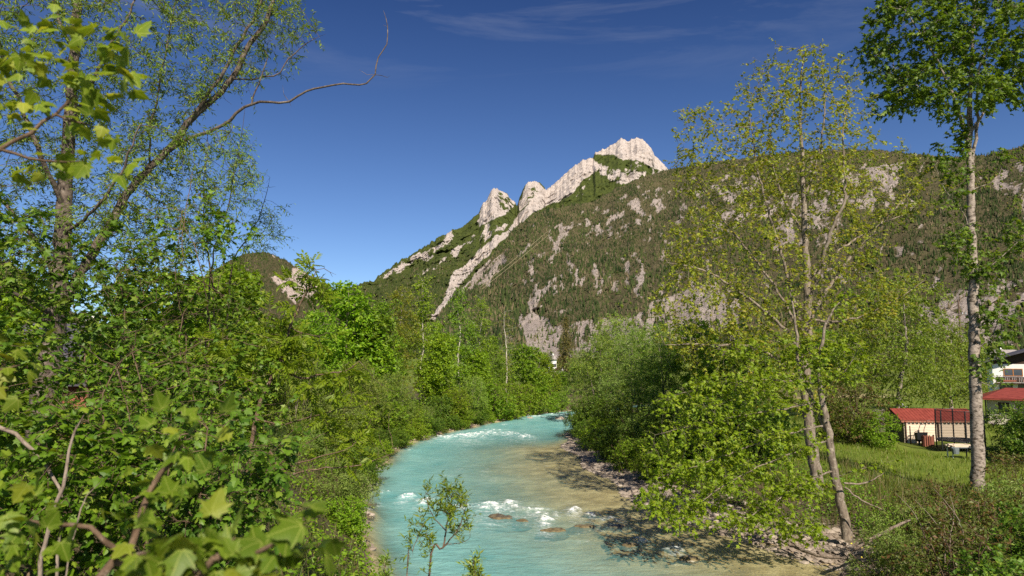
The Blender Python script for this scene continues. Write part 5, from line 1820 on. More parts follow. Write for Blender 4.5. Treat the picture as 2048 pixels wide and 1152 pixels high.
n = 60000
Y = rng.uniform(2.5, 75, n)
X = bank_l(Y) - 0.2 - 13 * rng.random(n) ** 1.5
k = (fbm(P3(X * .45, Y * .45), 3, 83) > -0.3) & (np.hypot(X, Y) > 3)
scatter_leaves('left_undergrowth', X[k], Y[k], 0.75, 0.10, M['leaf_alder'], 'low leafy undergrowth covering the left embankment', rng)
n = 55000
Y = rng.uniform(11, 64, n)
X = bank_r(Y) + 2.6 + 10 * rng.random(n) ** 1.3
k = (fbm(P3(X * .45, Y * .45), 3, 85) > -0.15) & (X < bank_r(Y) + 9 + 0 * Y)
scatter_leaves('right_undergrowth', X[k], Y[k], 0.65, 0.09, M['leaf_maple'], 'low leafy undergrowth on the right bank', rng)
M['petal'] = simple_mat('yellow_petal', (0.62, 0.50, 0.02), (0.75, 0.62, 0.05), 30, bumpy=0)
c0 = at(1790, 1030, 20.5)
X = c0[0] + rng.normal(size=170) * 0.55
Y = c0[1] + rng.normal(size=170) * 0.8
scatter_leaves('yellow_flowers', X, Y, 0.9, 0.05, M['petal'], 'patch of small yellow flowers behind the leaning trunk', rng)


def ico(sub):
    t = (1 + 5 ** .5) / 2
    v = [(-1, t, 0), (1, t, 0), (-1, -t, 0), (1, -t, 0), (0, -1, t), (0, 1, t), (0, -1, -t), (0, 1, -t), (t, 0, -1), (t, 0, 1), (-t, 0, -1), (-t, 0, 1)]
    f = [(0, 11, 5), (0, 5, 1), (0, 1, 7), (0, 7, 10), (0, 10, 11), (1, 5, 9), (5, 11, 4), (11, 10, 2), (10, 7, 6), (7, 1, 8), (3, 9, 4), (3, 4, 2), (3, 2, 6), (3, 6, 8), (3, 8, 9), (4, 9, 5), (2, 4, 11), (6, 2, 10), (8, 6, 7), (9, 8, 1)]
    v = [tuple(q) for q in nrm(np.array(v, float))]
    for _ in range(sub):
        mid = {}
        nf = []

        def m(a, b):
            k_ = (min(a, b), max(a, b))
            if k_ not in mid:
                mid[k_] = len(v)
                v.append(tuple(nrm((np.array(v[a]) + np.array(v[b])) / 2)))
            return mid[k_]
        for a, b, c in f:
            x, y, z = m(a, b), m(b, c), m(c, a)
            nf += [(a, x, z), (b, y, x), (c, z, y), (x, y, z)]
        f = nf
    return np.array(v), np.array(f)


def stone_mat(name, c1, c2):
    m, t, out = new_mat(name)
    g = NN(t, 'ShaderNodeNewGeometry')
    c = mixc(t, g.outputs['Random Per Island'], c1, c2)
    f, raw = noise_fac(t, 14, 6, 0.65)
    c = mixc(t, f, c, (0.16, 0.13, 0.10), 'MIX')
    p = NN(t, 'ShaderNodeBsdfPrincipled')
    t.links.new(mixc(t, 0.55, c, mixc(t, g.outputs['Random Per Island'], c1, c2)), p.inputs['Base Color'])
    p.inputs['Roughness'].default_value = 0.85
    t.links.new(bump(t, raw, 0.5, 0.02), p.inputs['Normal'])
    t.links.new(p.outputs[0], out.inputs[0])
    return m


M['pebble'] = stone_mat('pebble', (0.17, 0.13, 0.10), (0.38, 0.32, 0.26))
M['boulder'] = simple_mat('wet_boulder', (0.07, 0.055, 0.028), (0.21, 0.165, 0.085), 4, 0.3, 0.8, 0.05, spec=0.5)
n = 9000
Y = np.concatenate([rng.uniform(13, 64, n), rng.uniform(24, 92, 900)])
X = np.concatenate([bank_r(Y[:n]) - 0.6 + np.abs(rng.normal(size=n)) * np.interp(Y[:n], [13, 22, 45, 64], [1.8, 1.9, 1.3, .8]), bank_l(Y[n:]) + 0.15 - np.abs(rng.normal(size=900)) * .35])
Z = ground_z(X, Y)
r = 0.035 + 0.15 * rng.random(len(X)) ** 4
iv, if_ = ico(0)
sh = nrm(iv)[None] * r[:, None, None] * (1 + 0.45 * (rng.random((len(X), 12, 1)) - .5)) * np.stack([rng.uniform(.8, 1.4, len(X)), rng.uniform(.8, 1.4, len(X)), rng.uniform(.4, .8, len(X))], -1)[:, None]
V = sh + np.stack([X, Y, Z + r * .1], -1)[:, None]
F = (if_[None] + (np.arange(len(X)) * 12)[:, None, None]).reshape(-1, 3)
tag(obj('shore_gravel', mk_mesh('shore_gravel', V.reshape(-1, 3), [F], [M['pebble']])), 'loose pale stones along the water edges', kind='stuff')

bv, bf = ico(3)
for i, (px, py, wpx, sx, hz, lb) in enumerate([
        (996, 1034, 26, 1.0, .30, 'amber boulder just under the surface below the foaming rapid, largest one'), (1046, 1041, 13, 1.0, .22, 'small amber boulder right of the largest submerged one'),
        (1105, 1060, 18, 1.1, .22, 'submerged brown boulder below the splash'), (1240, 1052, 24, 1.5, .14, 'flat pale boulder under the water near the drooping branches'),
        (1165, 1052, 18, 1.2, .16, 'flat brown boulder in the middle of the shallow rapid'), (1182, 905, 7, 1.0, .45, 'rusty stone at the edge of the gravel'), (1262, 1090, 14, 1.0, .2, 'greenish stone beside the small splash'),
        (1378, 1118, 12, 1.2, .25, 'dark mossy stone in the amber shallows'), (1120, 838, 9, 1.2, .9, 'pale rock at the end of the left water edge'), (1060, 836, 6, 1.2, .7, 'brown rock under the far left bushes')]):
    rg = np.random.default_rng(400 + i)
    c = gp(px, py)
    R0 = wpx * c[1] / FPX * (1.45 if hz < .4 else 1.0)
    d = bv * (1 + 0.42 * fbm(bv * 1.6 + i * 7, 5, i, 0.6)[:, None])
    v = d * R0 * np.array((sx, 0.85, 0.62 if hz > .3 else .5))
    top = v[:, 2].max()
    zc = 0.015 + hz * 0.30 - top
    if hz > .4:
        zc = max(gz(c[0], c[1]), -.1) + top * .1
    o = obj('boulder', mk_mesh('boulder', v, [bf], [M['boulder'] if hz < .4 else M['pebble']], smooth_sh=True))
    o.location = (c[0], c[1], zc)
    tag(o, lb, 'boulder', 'boulders along the river')

# ------------------------------------------------------------------ dead wood
GD = 'dead branches on the banks'


def dead(pts, label, seed, forks=()):
    s = stem(pts)
    v, q = wood(*(lambda g: (g[0], g[1], g[2]))(grow([s] + [stem(f) for f in forks], np.zeros((0, 3)), 0.12, 1, .1, np.random.default_rng(seed), jit=0)), 7, 0.01)
    b = s[0, :3]
    o = obj('dead_branch', mk_mesh('dead_branch', v - b, [q], [M['dead_wood']], smooth_sh=True))
    o.location = tuple(b)
    tag(o, label, 'branch', GD)


dead([(1690, 1110, 20.5, .06), (1720, 1092, 20.5, .055), (1762, 1068, 20.4, .05), (1800, 1048, 20.3, .04), (1822, 1040, 20.2, .03)], 'slanting dead pole above the right shore', 1, [[(1745, 1078, 20.4, .02), (1722, 1078, 20.2, .015), (1700, 1080, 20, .008)]])
dead([(1688, 966, 23, .03), (1720, 968, 23, .025), (1750, 958, 23, .018), (1768, 945, 23, .008)], 'pale dead branch sticking right from the leaning trunk, upper one', 2)
dead([(1690, 975, 23, .03), (1715, 995, 22.6, .028), (1742, 1010, 22.4, .02), (1772, 1022, 22.2, .01)], 'pale dead branch sticking right from the leaning trunk, lower one', 3)
dead([(1560, 1082, 24, .05), (1600, 1098, 23, .05), (1640, 1112, 22.2, .045), (1700, 1118, 21.5, .03)], 'dark driftwood stem lying along the shore under the leaning trunk', 4, [[(1600, 1098, 23, .02), (1585, 1085, 23, .012), (1570, 1076, 23, .006)]])
dead([(-20, 842, 5, .016), (28, 868, 5, .015), (70, 905, 5, .013), (105, 942, 5, .012), (122, 975, 5, .011), (124, 1040, 5, .011), (118, 1110, 5, .011), (116, 1190, 5, .012)], 'silvery bare twig curving down at the left edge', 5)
dead([(70, 1190, 4.6, .016), (85, 1090, 4.6, .014), (120, 980, 4.7, .012), (140, 900, 4.8, .010), (168, 830, 4.8, .006)], 'brown dead stem standing in the lower left', 6, [[(140, 900, 4.8, .006), (150, 870, 4.8, .004), (152, 850, 4.8, .003)]])
dead([(125, 1190, 4.4, .008), (150, 1060, 4.4, .007), (175, 990, 4.5, .005), (205, 960, 4.5, .003)], 'thin straw coloured dead stem in the lower left', 7)
for i, (a, b) in enumerate([((1845, 1060), (1790, 985)), ((1890, 1080), (1830, 1000)), ((1925, 1060), (1865, 975)), ((1900, 1075), (1900, 985))]):
    dead([(a[0], a[1] + 45, 17.5, .012), (a[0], a[1], 17.6, .011), ((a[0] + b[0]) / 2 + 8, (a[1] + b[1]) / 2, 17.9, .008), (b[0], b[1], 18.2, .004)],
         ['dry arching cane in the right bushes, leftmost', 'dry arching cane in the right bushes, second from the left', 'dry arching cane in the right bushes, longest', 'dry upright cane in the right bushes'][i], 10 + i)

# ------------------------------------------------------------------ buildings and garden things
M['red_roof'] = simple_mat('red_roof', (0.165, 0.030, 0.020), (0.245, 0.050, 0.034), 3, 0.6, 0.2, 0.01)
M['pale_wood'] = simple_mat('pale_wood', (0.55, 0.43, 0.31), (0.72, 0.60, 0.47), 5, 0.75, 0.3, 0.01, sc3=(0.4, 0.4, 6))
M['grey_wood'] = simple_mat('grey_wood', (0.085, 0.072, 0.062), (0.17, 0.145, 0.125), 6, 0.9, 0.4, 0.01, sc3=(6, 6, 0.5))
M['dark_brown'] = simple_mat('dark_brown_wood', (0.030, 0.014, 0.009), (0.065, 0.032, 0.020), 8, 0.7, 0.2, 0.01)
M['white_wall'] = simple_mat('white_render', (0.72, 0.70, 0.66), (0.80, 0.78, 0.74), 1.5, 0.9, 0.1, 0.005)
M['beige_wall'] = simple_mat('beige_render', (0.42, 0.38, 0.30), (0.50, 0.46, 0.37), 1.5, 0.9, 0.1, 0.005)
M['slate'] = simple_mat('dark_slate', (0.045, 0.042, 0.055), (0.085, 0.08, 0.10), 4, 0.7, 0.3, 0.01)
M['grey_roof'] = simple_mat('grey_roof', (0.24, 0.21, 0.20), (0.34, 0.30, 0.28), 2, 0.8, 0.2, 0.01)
M['orange_wood'] = simple_mat('orange_wood', (0.36, 0.14, 0.035), (0.48, 0.21, 0.06), 8, 0.5, 0.2, 0.005)
M['pole_wood'] = simple_mat('pole_wood', (0.09, 0.058, 0.042), (0.16, 0.11, 0.085), 6, 0.9, 0.3, 0.01, sc3=(5, 5, .4))
M['glass'] = simple_mat('window_glass', (0.055, 0.07, 0.09), (0.085, 0.10, 0.12), 1.2, 0.08, 0, spec=0.8)
M['dark_metal'] = simple_mat('dark_metal', (0.02, 0.022, 0.025), (0.04, 0.042, 0.045), 6, 0.45, 0, metallic=0.4)
M['tarp'] = simple_mat('grey_tarp', (0.10, 0.125, 0.135), (0.17, 0.20, 0.21), 5, 0.6, 0.3, 0.02)
M['red_wood'] = simple_mat('red_brown_wood', (0.20, 0.065, 0.040), (0.34, 0.13, 0.085), 7, 0.8, 0.3, 0.01, sc3=(5, 5, .5))
M['white_cloth'] = simple_mat('white_cloth', (0.55, 0.58, 0.66), (0.72, 0.74, 0.78), 6, 0.9, 0.2, 0.01)
M['cable'] = simple_mat('cable', (0.20, 0.18, 0.10), (0.25, 0.22, 0.13), 3, 0.6, 0)


def net_material():
    m, t, out = new_mat('safety_net')
    d = NN(t, 'ShaderNodeBsdfDiffuse')
    d.inputs[0].default_value = (0.012, 0.013, 0.016, 1)
    tr = NN(t, 'ShaderNodeBsdfTransparent')
    mx = NN(t, 'ShaderNodeMixShader')
    mx.inputs[0].default_value = 0.30
    t.links.new(tr.outputs[0], mx.inputs[1])
    t.links.new(d.outputs[0], mx.inputs[2])
    t.links.new(mx.outputs[0], out.inputs[0])
    return m


M['net'] = net_material()

# garden shed: local x along the front, y away from the camera
sx, sy = at(1807, 843, 46)[0], 46.0
zg = min(gz(sx, sy), gz(sx + 4.5, sy)) - 0.05
shed = empty('garden_shed', (sx, sy, zg), 'small pale plank shed with a red scalloped roof beyond the meadow', 'shed', rz=R(-3))
ez = CAM_Z - (836 - 715) / FPX * 46 - zg
rz_ = CAM_Z - (816 - 715) / FPX * 47.2 - zg
L, Dp = 4.6, 2.5
b = MB()
nb_ = 9
for i in range(nb_):
    z0, z1 = ez * i / nb_ + .006, ez * (i + 1) / nb_
    o_ = 0.012 * ((i * 7) % 3)
    b.hexa([(0, -.02 - o_ * .3, z0), (L, -.02 - o_ * .3, z0), (L, .04, z0), (0, .04, z0), (0, -.005 - o_ * .3, z1), (L, -.005 - o_ * .3, z1), (L, .04, z1), (0, .04, z1)])
b.build('front_wall', M['pale_wood'], shed)
b = MB()
for x0, x1 in ((0.0, .05), (L - .05, L)):
    b.add([(x0, .045, 0), (x1, .045, 0), (x1, Dp, 0), (x0, Dp, 0), (x0, .045, ez), (x1, .045, ez), (x1, Dp, ez), (x0, Dp, ez), (x0, Dp / 2, rz_ - .05), (x1, Dp / 2, rz_ - .05)],
          [(3, 2, 1, 0), (0, 1, 5, 4), (2, 3, 7, 6), (4, 5, 9, 8), (6, 7, 8, 9)], [])
    b.quad.append(np.array([(0, 4, 7, 3), (1, 2, 6, 5)]) + b.n - 10)
    b.tri.append(np.array([(4, 8, 7), (5, 6, 9)]) + b.n - 10)
b.box(.06, L - .06, Dp - .05, Dp - .004, 0, ez)
b.build('side_wall', M['grey_wood'], shed)
ov = 0.13
sl = (rz_ - ez) / (Dp / 2)
b = MB()
nr = 46
for s, y0 in ((1, -ov), (-1, Dp + ov)):
    ym = Dp / 2
    for i in range(nr):
        xa, xb = -.25 + (L + .5) * i / nr, -.25 + (L + .5) * (i + .96) / nr
        e_ = ez - ov * sl
        h_ = .035 if i % 2 else .05
        b.hexa([(xa, y0, e_), (xb, y0, e_), (xb, ym, rz_), (xa, ym, rz_), (xa, y0, e_ + h_), (xb, y0, e_ + h_), (xb, ym, rz_ + h_), (xa, ym, rz_ + h_)])
rf = b.build('roof', M['red_roof'], shed)
b = MB()
for i in range(20):
    cx = -.25 + (L + .5) * (i + .5) / 20
    r_ = (L + .5) / 40
    e_ = ez - ov * sl
    pts = [(cx + r_ * math.cos(t_), e_ - .02 + r_ * math.sin(t_) * 1.0) for t_ in np.linspace(math.pi, 2 * math.pi, 8)]
    m = len(pts)
    v = [(x, -ov - .03, z) for x, z in pts] + [(x, -ov - .01, z) for x, z in pts]
    b.add(v, [(j, j + 1, m + j + 1, m + j) for j in range(m - 1)], [(0, j + 1, j) for j in range(1, m - 1)] + [(m, m + j, m + j + 1) for j in range(1, m - 1)])
b.build('scalloped_fascia', M['red_wood'], rf)
for x0 in (0.05, 2.15, 3.9, L - .12):
    b = MB()
    b.box(x0, x0 + .075, -.10, -.045, 0, ez - .02)
    b.build('post', M['dark_brown'], shed)

# things leaning at the shed
tx = at(1856, 890, 44.6)
tz = gz(tx[0], tx[1])
tub = empty('plank_bundle', (tx[0], tx[1], tz - .03), 'reddish bundle of upright planks in front of the shed', 'wood bundle')
rg = random.Random(3)
for i in range(9):
    a = math.pi + math.pi * i / 8
    b = MB()
    x0, y0 = .36 * math.cos(a), .20 * math.sin(a)
    h_ = .70 + rg.uniform(-.06, .05)
    b.box(x0 - .043, x0 + .043, y0 - .02, y0 + .02, 0, h_)
    b.build('plank', M['red_wood'] if i < 7 else M['dark_brown'], tub)
b = MB()
b.box(-.3, .3, .02, .2, 0, .6)
b.build('core', M['dark_brown'], tub)
ct = empty('hand_cart', (tx[0] - .05, tx[1] + .5, tz), 'hand cart with two curved dark handles standing behind the plank bundle', 'hand cart')
b = MB()
b.hexa([(-.3, 0, .2), (.3, 0, .2), (.3, .25, .2), (-.3, .25, .2), (-.35, -.05, .8), (.35, -.05, .8), (.35, .3, .75), (-.35, .3, .75)])
b.build('tray', M['dark_metal'], ct)
for q, xo in ((0, -.22), (1, .12)):
    b = MB()
    b.tube([(xo, 0, .7), (xo + .02, -.02, 1.0), (xo + .08 + q * .1, -.04, 1.2 + q * .2), (xo + .12 + q * .1, -.05, 1.3 + q * .25), (xo + .30 + q * .1, -.06, 1.32 + q * .25)], .018, 6)
    b.build('handle', M['dark_metal'], ct)
pp = at(1839, 890, 45.2)
b = MB()
b.hexa([(-.05, -.04, 0), (.05, -.04, 0), (.05, .04, 0), (-.05, .04, 0), (-.035, .02, .95), (.065, .02, .95), (.065, .08, .95), (-.035, .08, .95)])
o = b.build('leaning_post', M['grey_wood'])
o.location = (pp[0], pp[1], gz(pp[0], pp[1]) - .02)
tag(o, 'dark short post leaning at the shed wall left of the plank bundle', 'post')
pp = at(1822, 890, 45.4)
b = MB()
b.hexa([(-.03, -.03, 0), (.03, -.03, 0), (.03, .03, 0), (-.03, .03, 0), (-.01, .02, 1.2), (.04, .02, 1.2), (.04, .07, 1.2), (-.01, .07, 1.2)])
o = b.build('leaning_post', M['dark_brown'])
o.location = (pp[0], pp[1], gz(pp[0], pp[1]) - .02)
tag(o, 'thin dark batten leaning at the left end of the shed wall', 'post')

# trampoline with safety net
tc_ = at(1921, 890, 42.6)
tz = gz(tc_[0], tc_[1])
tr_ = empty('trampoline', (tc_[0], tc_[1], tz), 'trampoline with tall dark safety net standing before the shed', 'trampoline')
rr = 1.25
ang = np.linspace(0, 2 * math.pi, 33)
mz, tz2 = .55, 2.35
b = MB()
b.tube([(rr * math.cos(a), rr * math.sin(a), mz) for a in ang], .045, 8, caps=False)
b.build('ring', M['dark_metal'], tr_)
b = MB()
v = [(0, 0, mz - .03)] + [((rr - .05) * math.cos(a), (rr - .05) * math.sin(a), mz - .01) for a in ang[:-1]]
b.add(v, [], [(0, 1 + i, 1 + (i + 1) % 32) for i in range(32)])
b.build('mat', M['dark_metal'], tr_)
b = MB()
v = [((rr - .02) * math.cos(a), (rr - .02) * math.sin(a), z) for z in (mz + .05, (mz + tz2) / 2, tz2) for a in ang[:-1]]
b.add(v, [(k_ * 32 + i, k_ * 32 + (i + 1) % 32, (k_ + 1) * 32 + (i + 1) % 32, (k_ + 1) * 32 + i) for k_ in range(2) for i in range(32)])
b.build('safety_net', M['net'], tr_)
for k_ in range(6):
    a = k_ * math.pi / 3 + .2
    b = MB()
    b.tube([((rr + .05) * math.cos(a), (rr + .05) * math.sin(a), .0), ((rr + .06) * math.cos(a), (rr + .06) * math.sin(a), mz + .3), ((rr + .03) * math.cos(a), (rr + .03) * math.sin(a), tz2 + .03)], .042, 8)
    b.build('pole', M['dark_metal'], tr_)
b = MB()
b.tube([(rr * math.cos(a), rr * math.sin(a), tz2) for a in ang], .02, 6, caps=False)
b.build('net_hoop', M['dark_metal'], tr_)

# workbench with a pile of boards
wb = at(1919, 900, 39.5)
wz = gz(wb[0], wb[1])
bench = empty('workbench', (wb[0], wb[1], wz), 'grey workbench in front of the trampoline', 'bench')
b = MB()
b.box(-.62, .62, -.3, .3, .62, .67)
b.build('bench_top', M['tarp'], bench)
for (x0, y0) in ((-.56, -.26), (.52, -.26), (-.56, .22), (.52, .22)):
    b = MB()
    b.box(x0, x0 + .05, y0, y0 + .05, 0, .617)
    b.build('leg', M['white_cloth'] if x0 < 0 else M['dark_metal'], bench)
b = MB()
b.tube([(-.45, -.36, .30), (-.45, -.32, .62)], [.16, .2], 12)
b.build('bucket', M['tarp'], bench)
pile = empty('board_pile', (wb[0], wb[1], wz + .672), 'pile of pale boards lying on the workbench', 'board pile')
rg = random.Random(8)
for i in range(9):
    z0 = .048 * (i // 3)
    y0 = -.28 + .19 * (i % 3) + rg.uniform(-.01, .01)
    x0 = -.55 + rg.uniform(-.15, .12)
    b = MB()
    b.box(x0, x0 + 1.15 + rg.uniform(-.2, .15), y0, y0 + .14, z0, z0 + .042)
    b.build('board', M['pale_wood'], pile)

# plank fence and deck chair by the birch
f0 = at(1764, 830, 52)
b = empty('plank_fence', (f0[0], f0[1], gz(f0[0], f0[1])), 'weathered grey plank fence behind the shed gable', 'fence')
for i in range(8):
    m = MB()
    m.box(-.72 + i * .18, -.72 + i * .18 + .165, -.02, .02, 0, 1.65 + .05 * ((i * 5) % 3))
    m.build('plank', M['grey_wood'], b)
m = MB()
m.box(-.75, .75, .022, .06, 1.1, 1.2)
m.build('rail', M['grey_wood'], b)
ch = at(1808, 805, 70)
dk = empty('deck_chair', (ch[0], ch[1], gz(ch[0], ch[1])), 'pale deck chair on the lawn beside the birch trunk', 'deck chair', rz=.3)
m = MB()
m.hexa([(-.35, -.3, .38), (.35, -.3, .38), (.35, .35, .32), (-.35, .35, .32), (-.35, -.3, .42), (.35, -.3, .42), (.35, .35, .36), (-.35, .35, .36)])
m.build('seat', M['white_cloth'], dk)
m = MB()
m.hexa([(-.35, .34, .36), (.35, .34, .36), (.35, .40, .36), (-.35, .40, .36), (-.35, .68, 1.15), (.35, .68, 1.15), (.35, .74, 1.13), (-.35, .74, 1.13)])
m.build('backrest', M['white_cloth'], dk)
for (x0, y0) in ((-.34, -.28), (.29, -.28), (-.34, .28), (.29, .28)):
    m = MB()
    m.box(x0, x0 + .05, y0, y0 + .05, 0, .33)
    m.build('leg', M['pale_wood'], dk)


def window(parent, x0, x1, z0, z1, y, frame, panes=2, sill=True):
    m = MB()
    t = .09
    m.box(x0, x1, y - .05, y, z0, z0 + t)
    m.box(x0, x1, y - .05, y, z1 - t, z1)
    m.box(x0, x0 + t, y - .05, y, z0 + t, z1 - t)
    m.box(x1 - t, x1, y - .05, y, z0 + t, z1 - t)
    for k_ in range(1, panes):
        xm = x0 + (x1 - x0) * k_ / panes
        m.box(xm - t * .6, xm + t * .6, y - .045, y, z0 + t, z1 - t)
    w = m.build('window', M[frame], parent)
    m = MB()
    m.box(x0 + t * .5, x1 - t * .5, y - .02, y - .004, z0 + t * .5, z1 - t * .5)
    m.build('pane', M['glass'], w)
    return w


# white chalet with the balcony, local x to the right, front at y = 0
HY = 100.0
hx = at(1985, 745, HY)[0]
hz = gz(hx, HY) - .1
house = empty('chalet', (hx, HY, hz), 'white chalet with dark timber gable and wooden balcony at the right edge', 'house', rz=R(-31))


def zpx(py, Y=HY):
    return CAM_Z + ray(1024, py)[1] * Y - hz


Wd, Dd = 13.0, 11.0
zE, sl = zpx(722), .32
zW = zpx(728)
m = MB()
m.box(0, Wd, 0, Dd, 0, zW)
m.build('wall', M['white_wall'], house)
m = MB()
m.add([(0, .02, zW), (Wd, .02, zW), (Wd, Dd, zW), (0, Dd, zW), (0, .02, zE), (Wd, .02, zE), (Wd, Dd, zE), (0, Dd, zE), (Wd / 2, .02, zE + Wd / 2 * sl), (Wd / 2, Dd, zE + Wd / 2 * sl)],
      [(0, 1, 5, 4), (2, 3, 7, 6), (4, 8, 9, 7), (5, 6, 9, 8), (3, 0, 4, 7), (1, 2, 6, 5)], [(4, 5, 8), (6, 7, 9)])
m.build('timber_gable', M['dark_brown'], house)
m = MB()
oh = 1.1
for s in (-1, 1):
    xa = -oh if s < 0 else Wd + oh
    ea = zE - oh * sl + .06
    ri = zE + Wd / 2 * sl + .06
    m.hexa([(xa, -1.4, ea), (Wd / 2, -1.4, ri), (Wd / 2, Dd + .6, ri), (xa, Dd + .6, ea), (xa, -1.4, ea + .22), (Wd / 2, -1.4, ri + .22), (Wd / 2, Dd + .6, ri + .22), (xa, Dd + .6, ea + .22)])
rf = m.build('roof', M['slate'], house)
m = MB()
m.box(8.2, 9.0, 5, 5.8, zE + 1.2, zE + 3.6)
m.build('chimney', M['grey_roof'], rf)
for (x0, x1, y0, y1, fr, pn) in ((2003, 2034, 737, 752, 'orange_wood', 2), (2062, 2092, 737, 752, 'orange_wood', 2), (1995, 2016, 767, 780, 'dark_brown', 1), (2025, 2050, 767, 780, 'dark_brown', 1)):
    window(house, at(x0, 745, HY)[0] - hx, at(x1, 745, HY)[0] - hx, zpx(y1), zpx(y0), -.004, fr, pn)
zb0, zb1 = zpx(765), zpx(753)
m = MB()
m.box(.2, Wd - .2, -1.3, -.006, zb0 - .15, zb0)
bal = m.build('balcony', M['dark_brown'], house)
m = MB()
m.box(.2, Wd - .2, -1.32, -1.24, zb1 - .08, zb1)
m.box(.2, Wd - .2, -1.31, -1.25, zb0 + .08, zb0 + .16)
for i in range(64):
    x0 = .25 + i * .197
    m.box(x0, x0 + (.165 if i % 4 else .19), -1.30, -1.26, zb0 + .162, zb1 - .082)
m.build('railing', M['dark_brown'], bal)
for i in range(5):
    m = MB()
    m.box(1.0 + i * 2.4, 2.6 + i * 2.4, -1.55, -1.33, zb0 + .2, zb0 + .42)
    m.build('flower_box', M['red_wood'], bal)

# annexe with the red roof in front of the chalet
AY = 58.0
ax_ = at(1974, 800, AY)[0]
az_ = gz(ax_, AY) - .1
anx = empty('carport', (ax_, AY, az_), 'low beige outbuilding with a plain red roof below the chalet', 'outbuilding', rz=R(-34))
hE = CAM_Z + ray(1024, 797)[1] * AY - az_
hR = CAM_Z + ray(1024, 774)[1] * (AY + 3) - az_
m = MB()
m.box(0, 6.0, 0, 5.5, 0, hE - .05)
m.build('wall', M['beige_wall'], anx)
m = MB()
m.hexa([(-.4, -.9, hE - .06), (7.2, -.9, hE - .06), (7.2, 6.3, hE - .06), (-.4, 6.3, hE - .06), (-.4, -.9, hE + .06), (7.2, -.9, hE + .06), (7.2, 6.3, hE + .06), (-.4, 6.3, hE + .06)])
m.hexa([(-.42, -.92, hE + .064), (7.22, -.92, hE + .064), (7.22, 6.32, hE + .064), (-.42, 6.32, hE + .064), (1.4, 2.6, hR), (6.2, 2.6, hR), (6.2, 3.0, hR), (1.4, 3.0, hR)])
m.build('roof', M['red_roof'], anx)
window(anx, .75, 1.5, hE - 1.1, hE - .3, -.004, 'dark_brown', 1)
for x0 in (2.75, 6.6):
    m = MB()
    m.tube([(x0, -.75, 0), (x0, -.75, hE - .065)], .13, 12)
    m.build('post', M['white_wall'], anx)
m = MB()
m.tube([(-.12, -.12, 0), (-.12, -.12, hE - .07)], .05, 8)
m.build('downpipe', M['dark_metal'], anx)


def cottage(name, px, Y, py_ridge, py_eave, w_m, d_m, roofm, wallm, label, rz=0.0, doorm=None, along=True):
    c = at(px, 700, Y)
    z = gz(c[0], Y) - .2
    zr, ze = CAM_Z + ray(px, py_ridge)[1] * Y - z, CAM_Z + ray(px, py_eave)[1] * Y - z
    h = empty(name, (c[0], Y, z), label, 'house', rz=rz)
    a, b_ = w_m / 2, d_m / 2
    m = MB()
    m.add([(-a, -b_, 0), (a, -b_, 0), (a, b_, 0), (-a, b_, 0), (-a, -b_, ze), (a, -b_, ze), (a, b_, ze), (-a, b_, ze), (-a, 0, zr - .1), (a, 0, zr - .1)],
          [(0, 1, 5, 4), (2, 3, 7, 6), (0, 4, 7, 3), (1, 2, 6, 5)], [(4, 8, 7), (5, 6, 9)])
    m.build('wall', M[wallm], h)
    m = MB()
    o_ = .6
    dz = (zr - ze) / b_ * o_
    for s in (-1, 1):
        m.hexa([(-a - .5, s * (b_ + o_), ze - dz), (a + .5, s * (b_ + o_), ze - dz), (a + .5, 0, zr), (-a - .5, 0, zr), (-a - .5, s * (b_ + o_), ze - dz + .18), (a + .5, s * (b_ + o_), ze - dz + .18), (a + .5, 0, zr + .18), (-a - .5, 0, zr + .18)])
    rf_ = m.build('roof', M[roofm], h)
    m = MB()
    m.box(a * .3, a * .3 + .6, .3, .9, zr - .6, zr + .9)
    m.build('chimney', M['white_wall'], rf_)
    for xx in (-a * .55, a * .2):
        window(h, xx, xx + 1.1, ze * .45, ze * .45 + 1.1, -b_ - .004, 'orange_wood' if doorm else 'dark_brown', 2)
    m = MB()
    m.box(a * .65, a * .65 + .9, -b_ - .05, -b_ - .004, 0.1, 2.1)
    m.build('door', M[doorm or 'dark_brown'], h)
    return h


cottage('slate_house', 118, 44, 652, 752, 9, 8, 'slate', 'red_wood', 'house with dark slate roof glimpsed through the left thicket', 0.12, 'orange_wood')
cottage('white_house', 1102, 230, 712, 717, 3, 3, 'grey_roof', 'white_wall', 'tiny white house at the foot of the cliff left of the spruce', 0.2)
cottage('pink_house', 1113, 150, 744, 757, 7, 6, 'grey_roof', 'red_wood', 'small low house with reddish grey roof at the river bend', -0.2)
cottage('grey_house', 1993, 150, 701, 713, 8, 8, 'grey_roof', 'beige_wall', 'grey roofed house peeping over the eave of the chalet', 0.1)

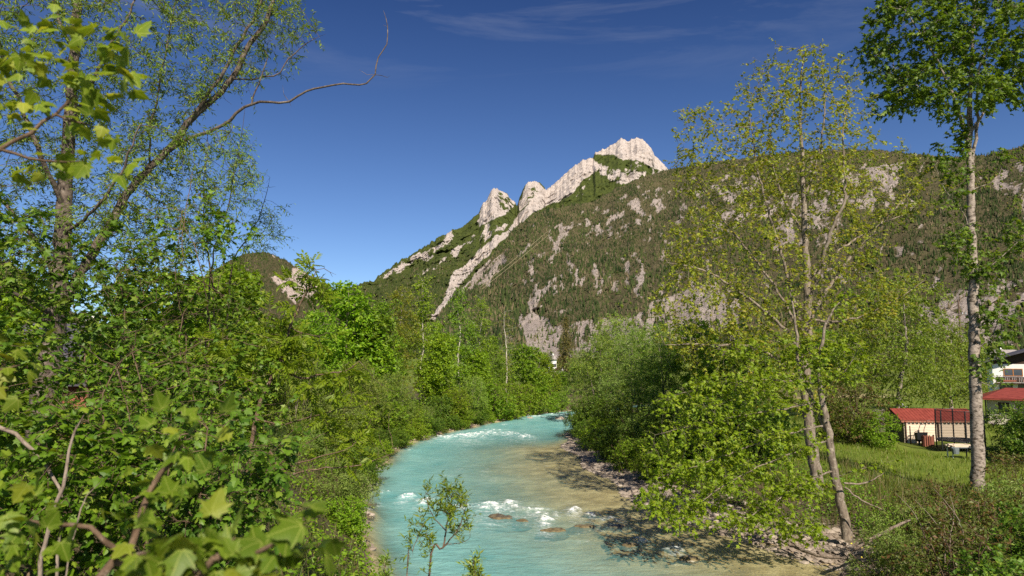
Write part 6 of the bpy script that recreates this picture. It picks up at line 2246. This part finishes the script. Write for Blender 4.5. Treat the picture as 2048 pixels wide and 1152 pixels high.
# utility pole
ux = at(1923, 700, 130)
up_ = empty('utility_pole', (ux[0], 130, gz(ux[0], 130)), 'brown wooden utility pole beyond the birches left of the tall trunk', 'pole')
ph_ = CAM_Z + ray(1923, 600)[1] * 130 - gz(ux[0], 130)
m = MB()
m.tube([(0, 0, 0), (0, 0, ph_)], [.20, .15], 10)
m.build('post', M['pole_wood'], up_)
m = MB()
m.box(-.3, 1.3, -.25, -.16, ph_ - 2.9, ph_ - 2.7)
m.build('crossarm', M['grey_wood'], up_)
for xx in (.5, 1.15):
    m = MB()
    m.tube([(xx, -.2, ph_ - 2.69), (xx, -.2, ph_ - 2.4)], .06, 8)
    m.build('insulator', M['white_cloth'], up_)

# ropeway lines up the forested mountain
def on_slope(px, py):
    d = (slope['px'] - px) ** 2 + (slope['py'] - py) ** 2
    k_ = np.unravel_index(d.argmin(), d.shape)
    return np.array((slope['X'][k_], slope['Y'][k_], slope['Z'][k_]))


for i, (p, q, lb) in enumerate([((1094, 478), (962, 590), 'upper one of the two pale lines running down the forested mountain'), ((1094, 486), (966, 594), 'lower one of the two pale lines running down the forested mountain')]):
    a, b_ = on_slope(*p), on_slope(*q)
    t = np.linspace(0, 1, 12)
    pts = a + (b_ - a) * t[:, None]
    hh = np.interp(t, [0, .5, 1], [22, 20, 22])
    pts[:, 2] += hh
    pts[:, 1] -= 70
    m = MB()
    m.tube(pts - pts[0], 0.85, 5)
    o = m.build('ropeway_cable', M['cable'])
    o.location = tuple(pts[0])
    tag(o, lb, 'cable', 'ropeway cables')

# lilac blossom
for r in [o for o in bpy.data.objects if o.name.startswith('lilac_bush')]:
    rg = np.random.default_rng(5)
    n = 700
    pc = rg.normal(size=(26, 3))
    pc = nrm(pc) * np.array((1.5, 1.5, 1.2)) + np.array((0, 0, 2.1))
    P_ = np.repeat(pc[pc[:, 2] > 1.9], 40, 0)
    P_ = P_ + rg.normal(size=P_.shape) * 0.09
    up = nrm(rg.normal(size=P_.shape))
    axx = nrm(np.cross(up, rg.normal(size=P_.shape)))
    sdd = np.cross(axx, up)
    V = P_[:, None] + .05 * (LEAF['diamond'][0][None, :, 0:1] * sdd[:, None] + LEAF['diamond'][0][None, :, 1:2] * axx[:, None])
    F = (LEAF['diamond'][1][None] + (np.arange(len(P_)) * 4)[:, None, None]).reshape(-1, 3)
    M['lilac'] = simple_mat('lilac_petal', (0.28, 0.13, 0.30), (0.42, 0.24, 0.42), 20, bumpy=0)
    obj('blossom', mk_mesh('blossom', V.reshape(-1, 3), [F], [M['lilac']]), r)
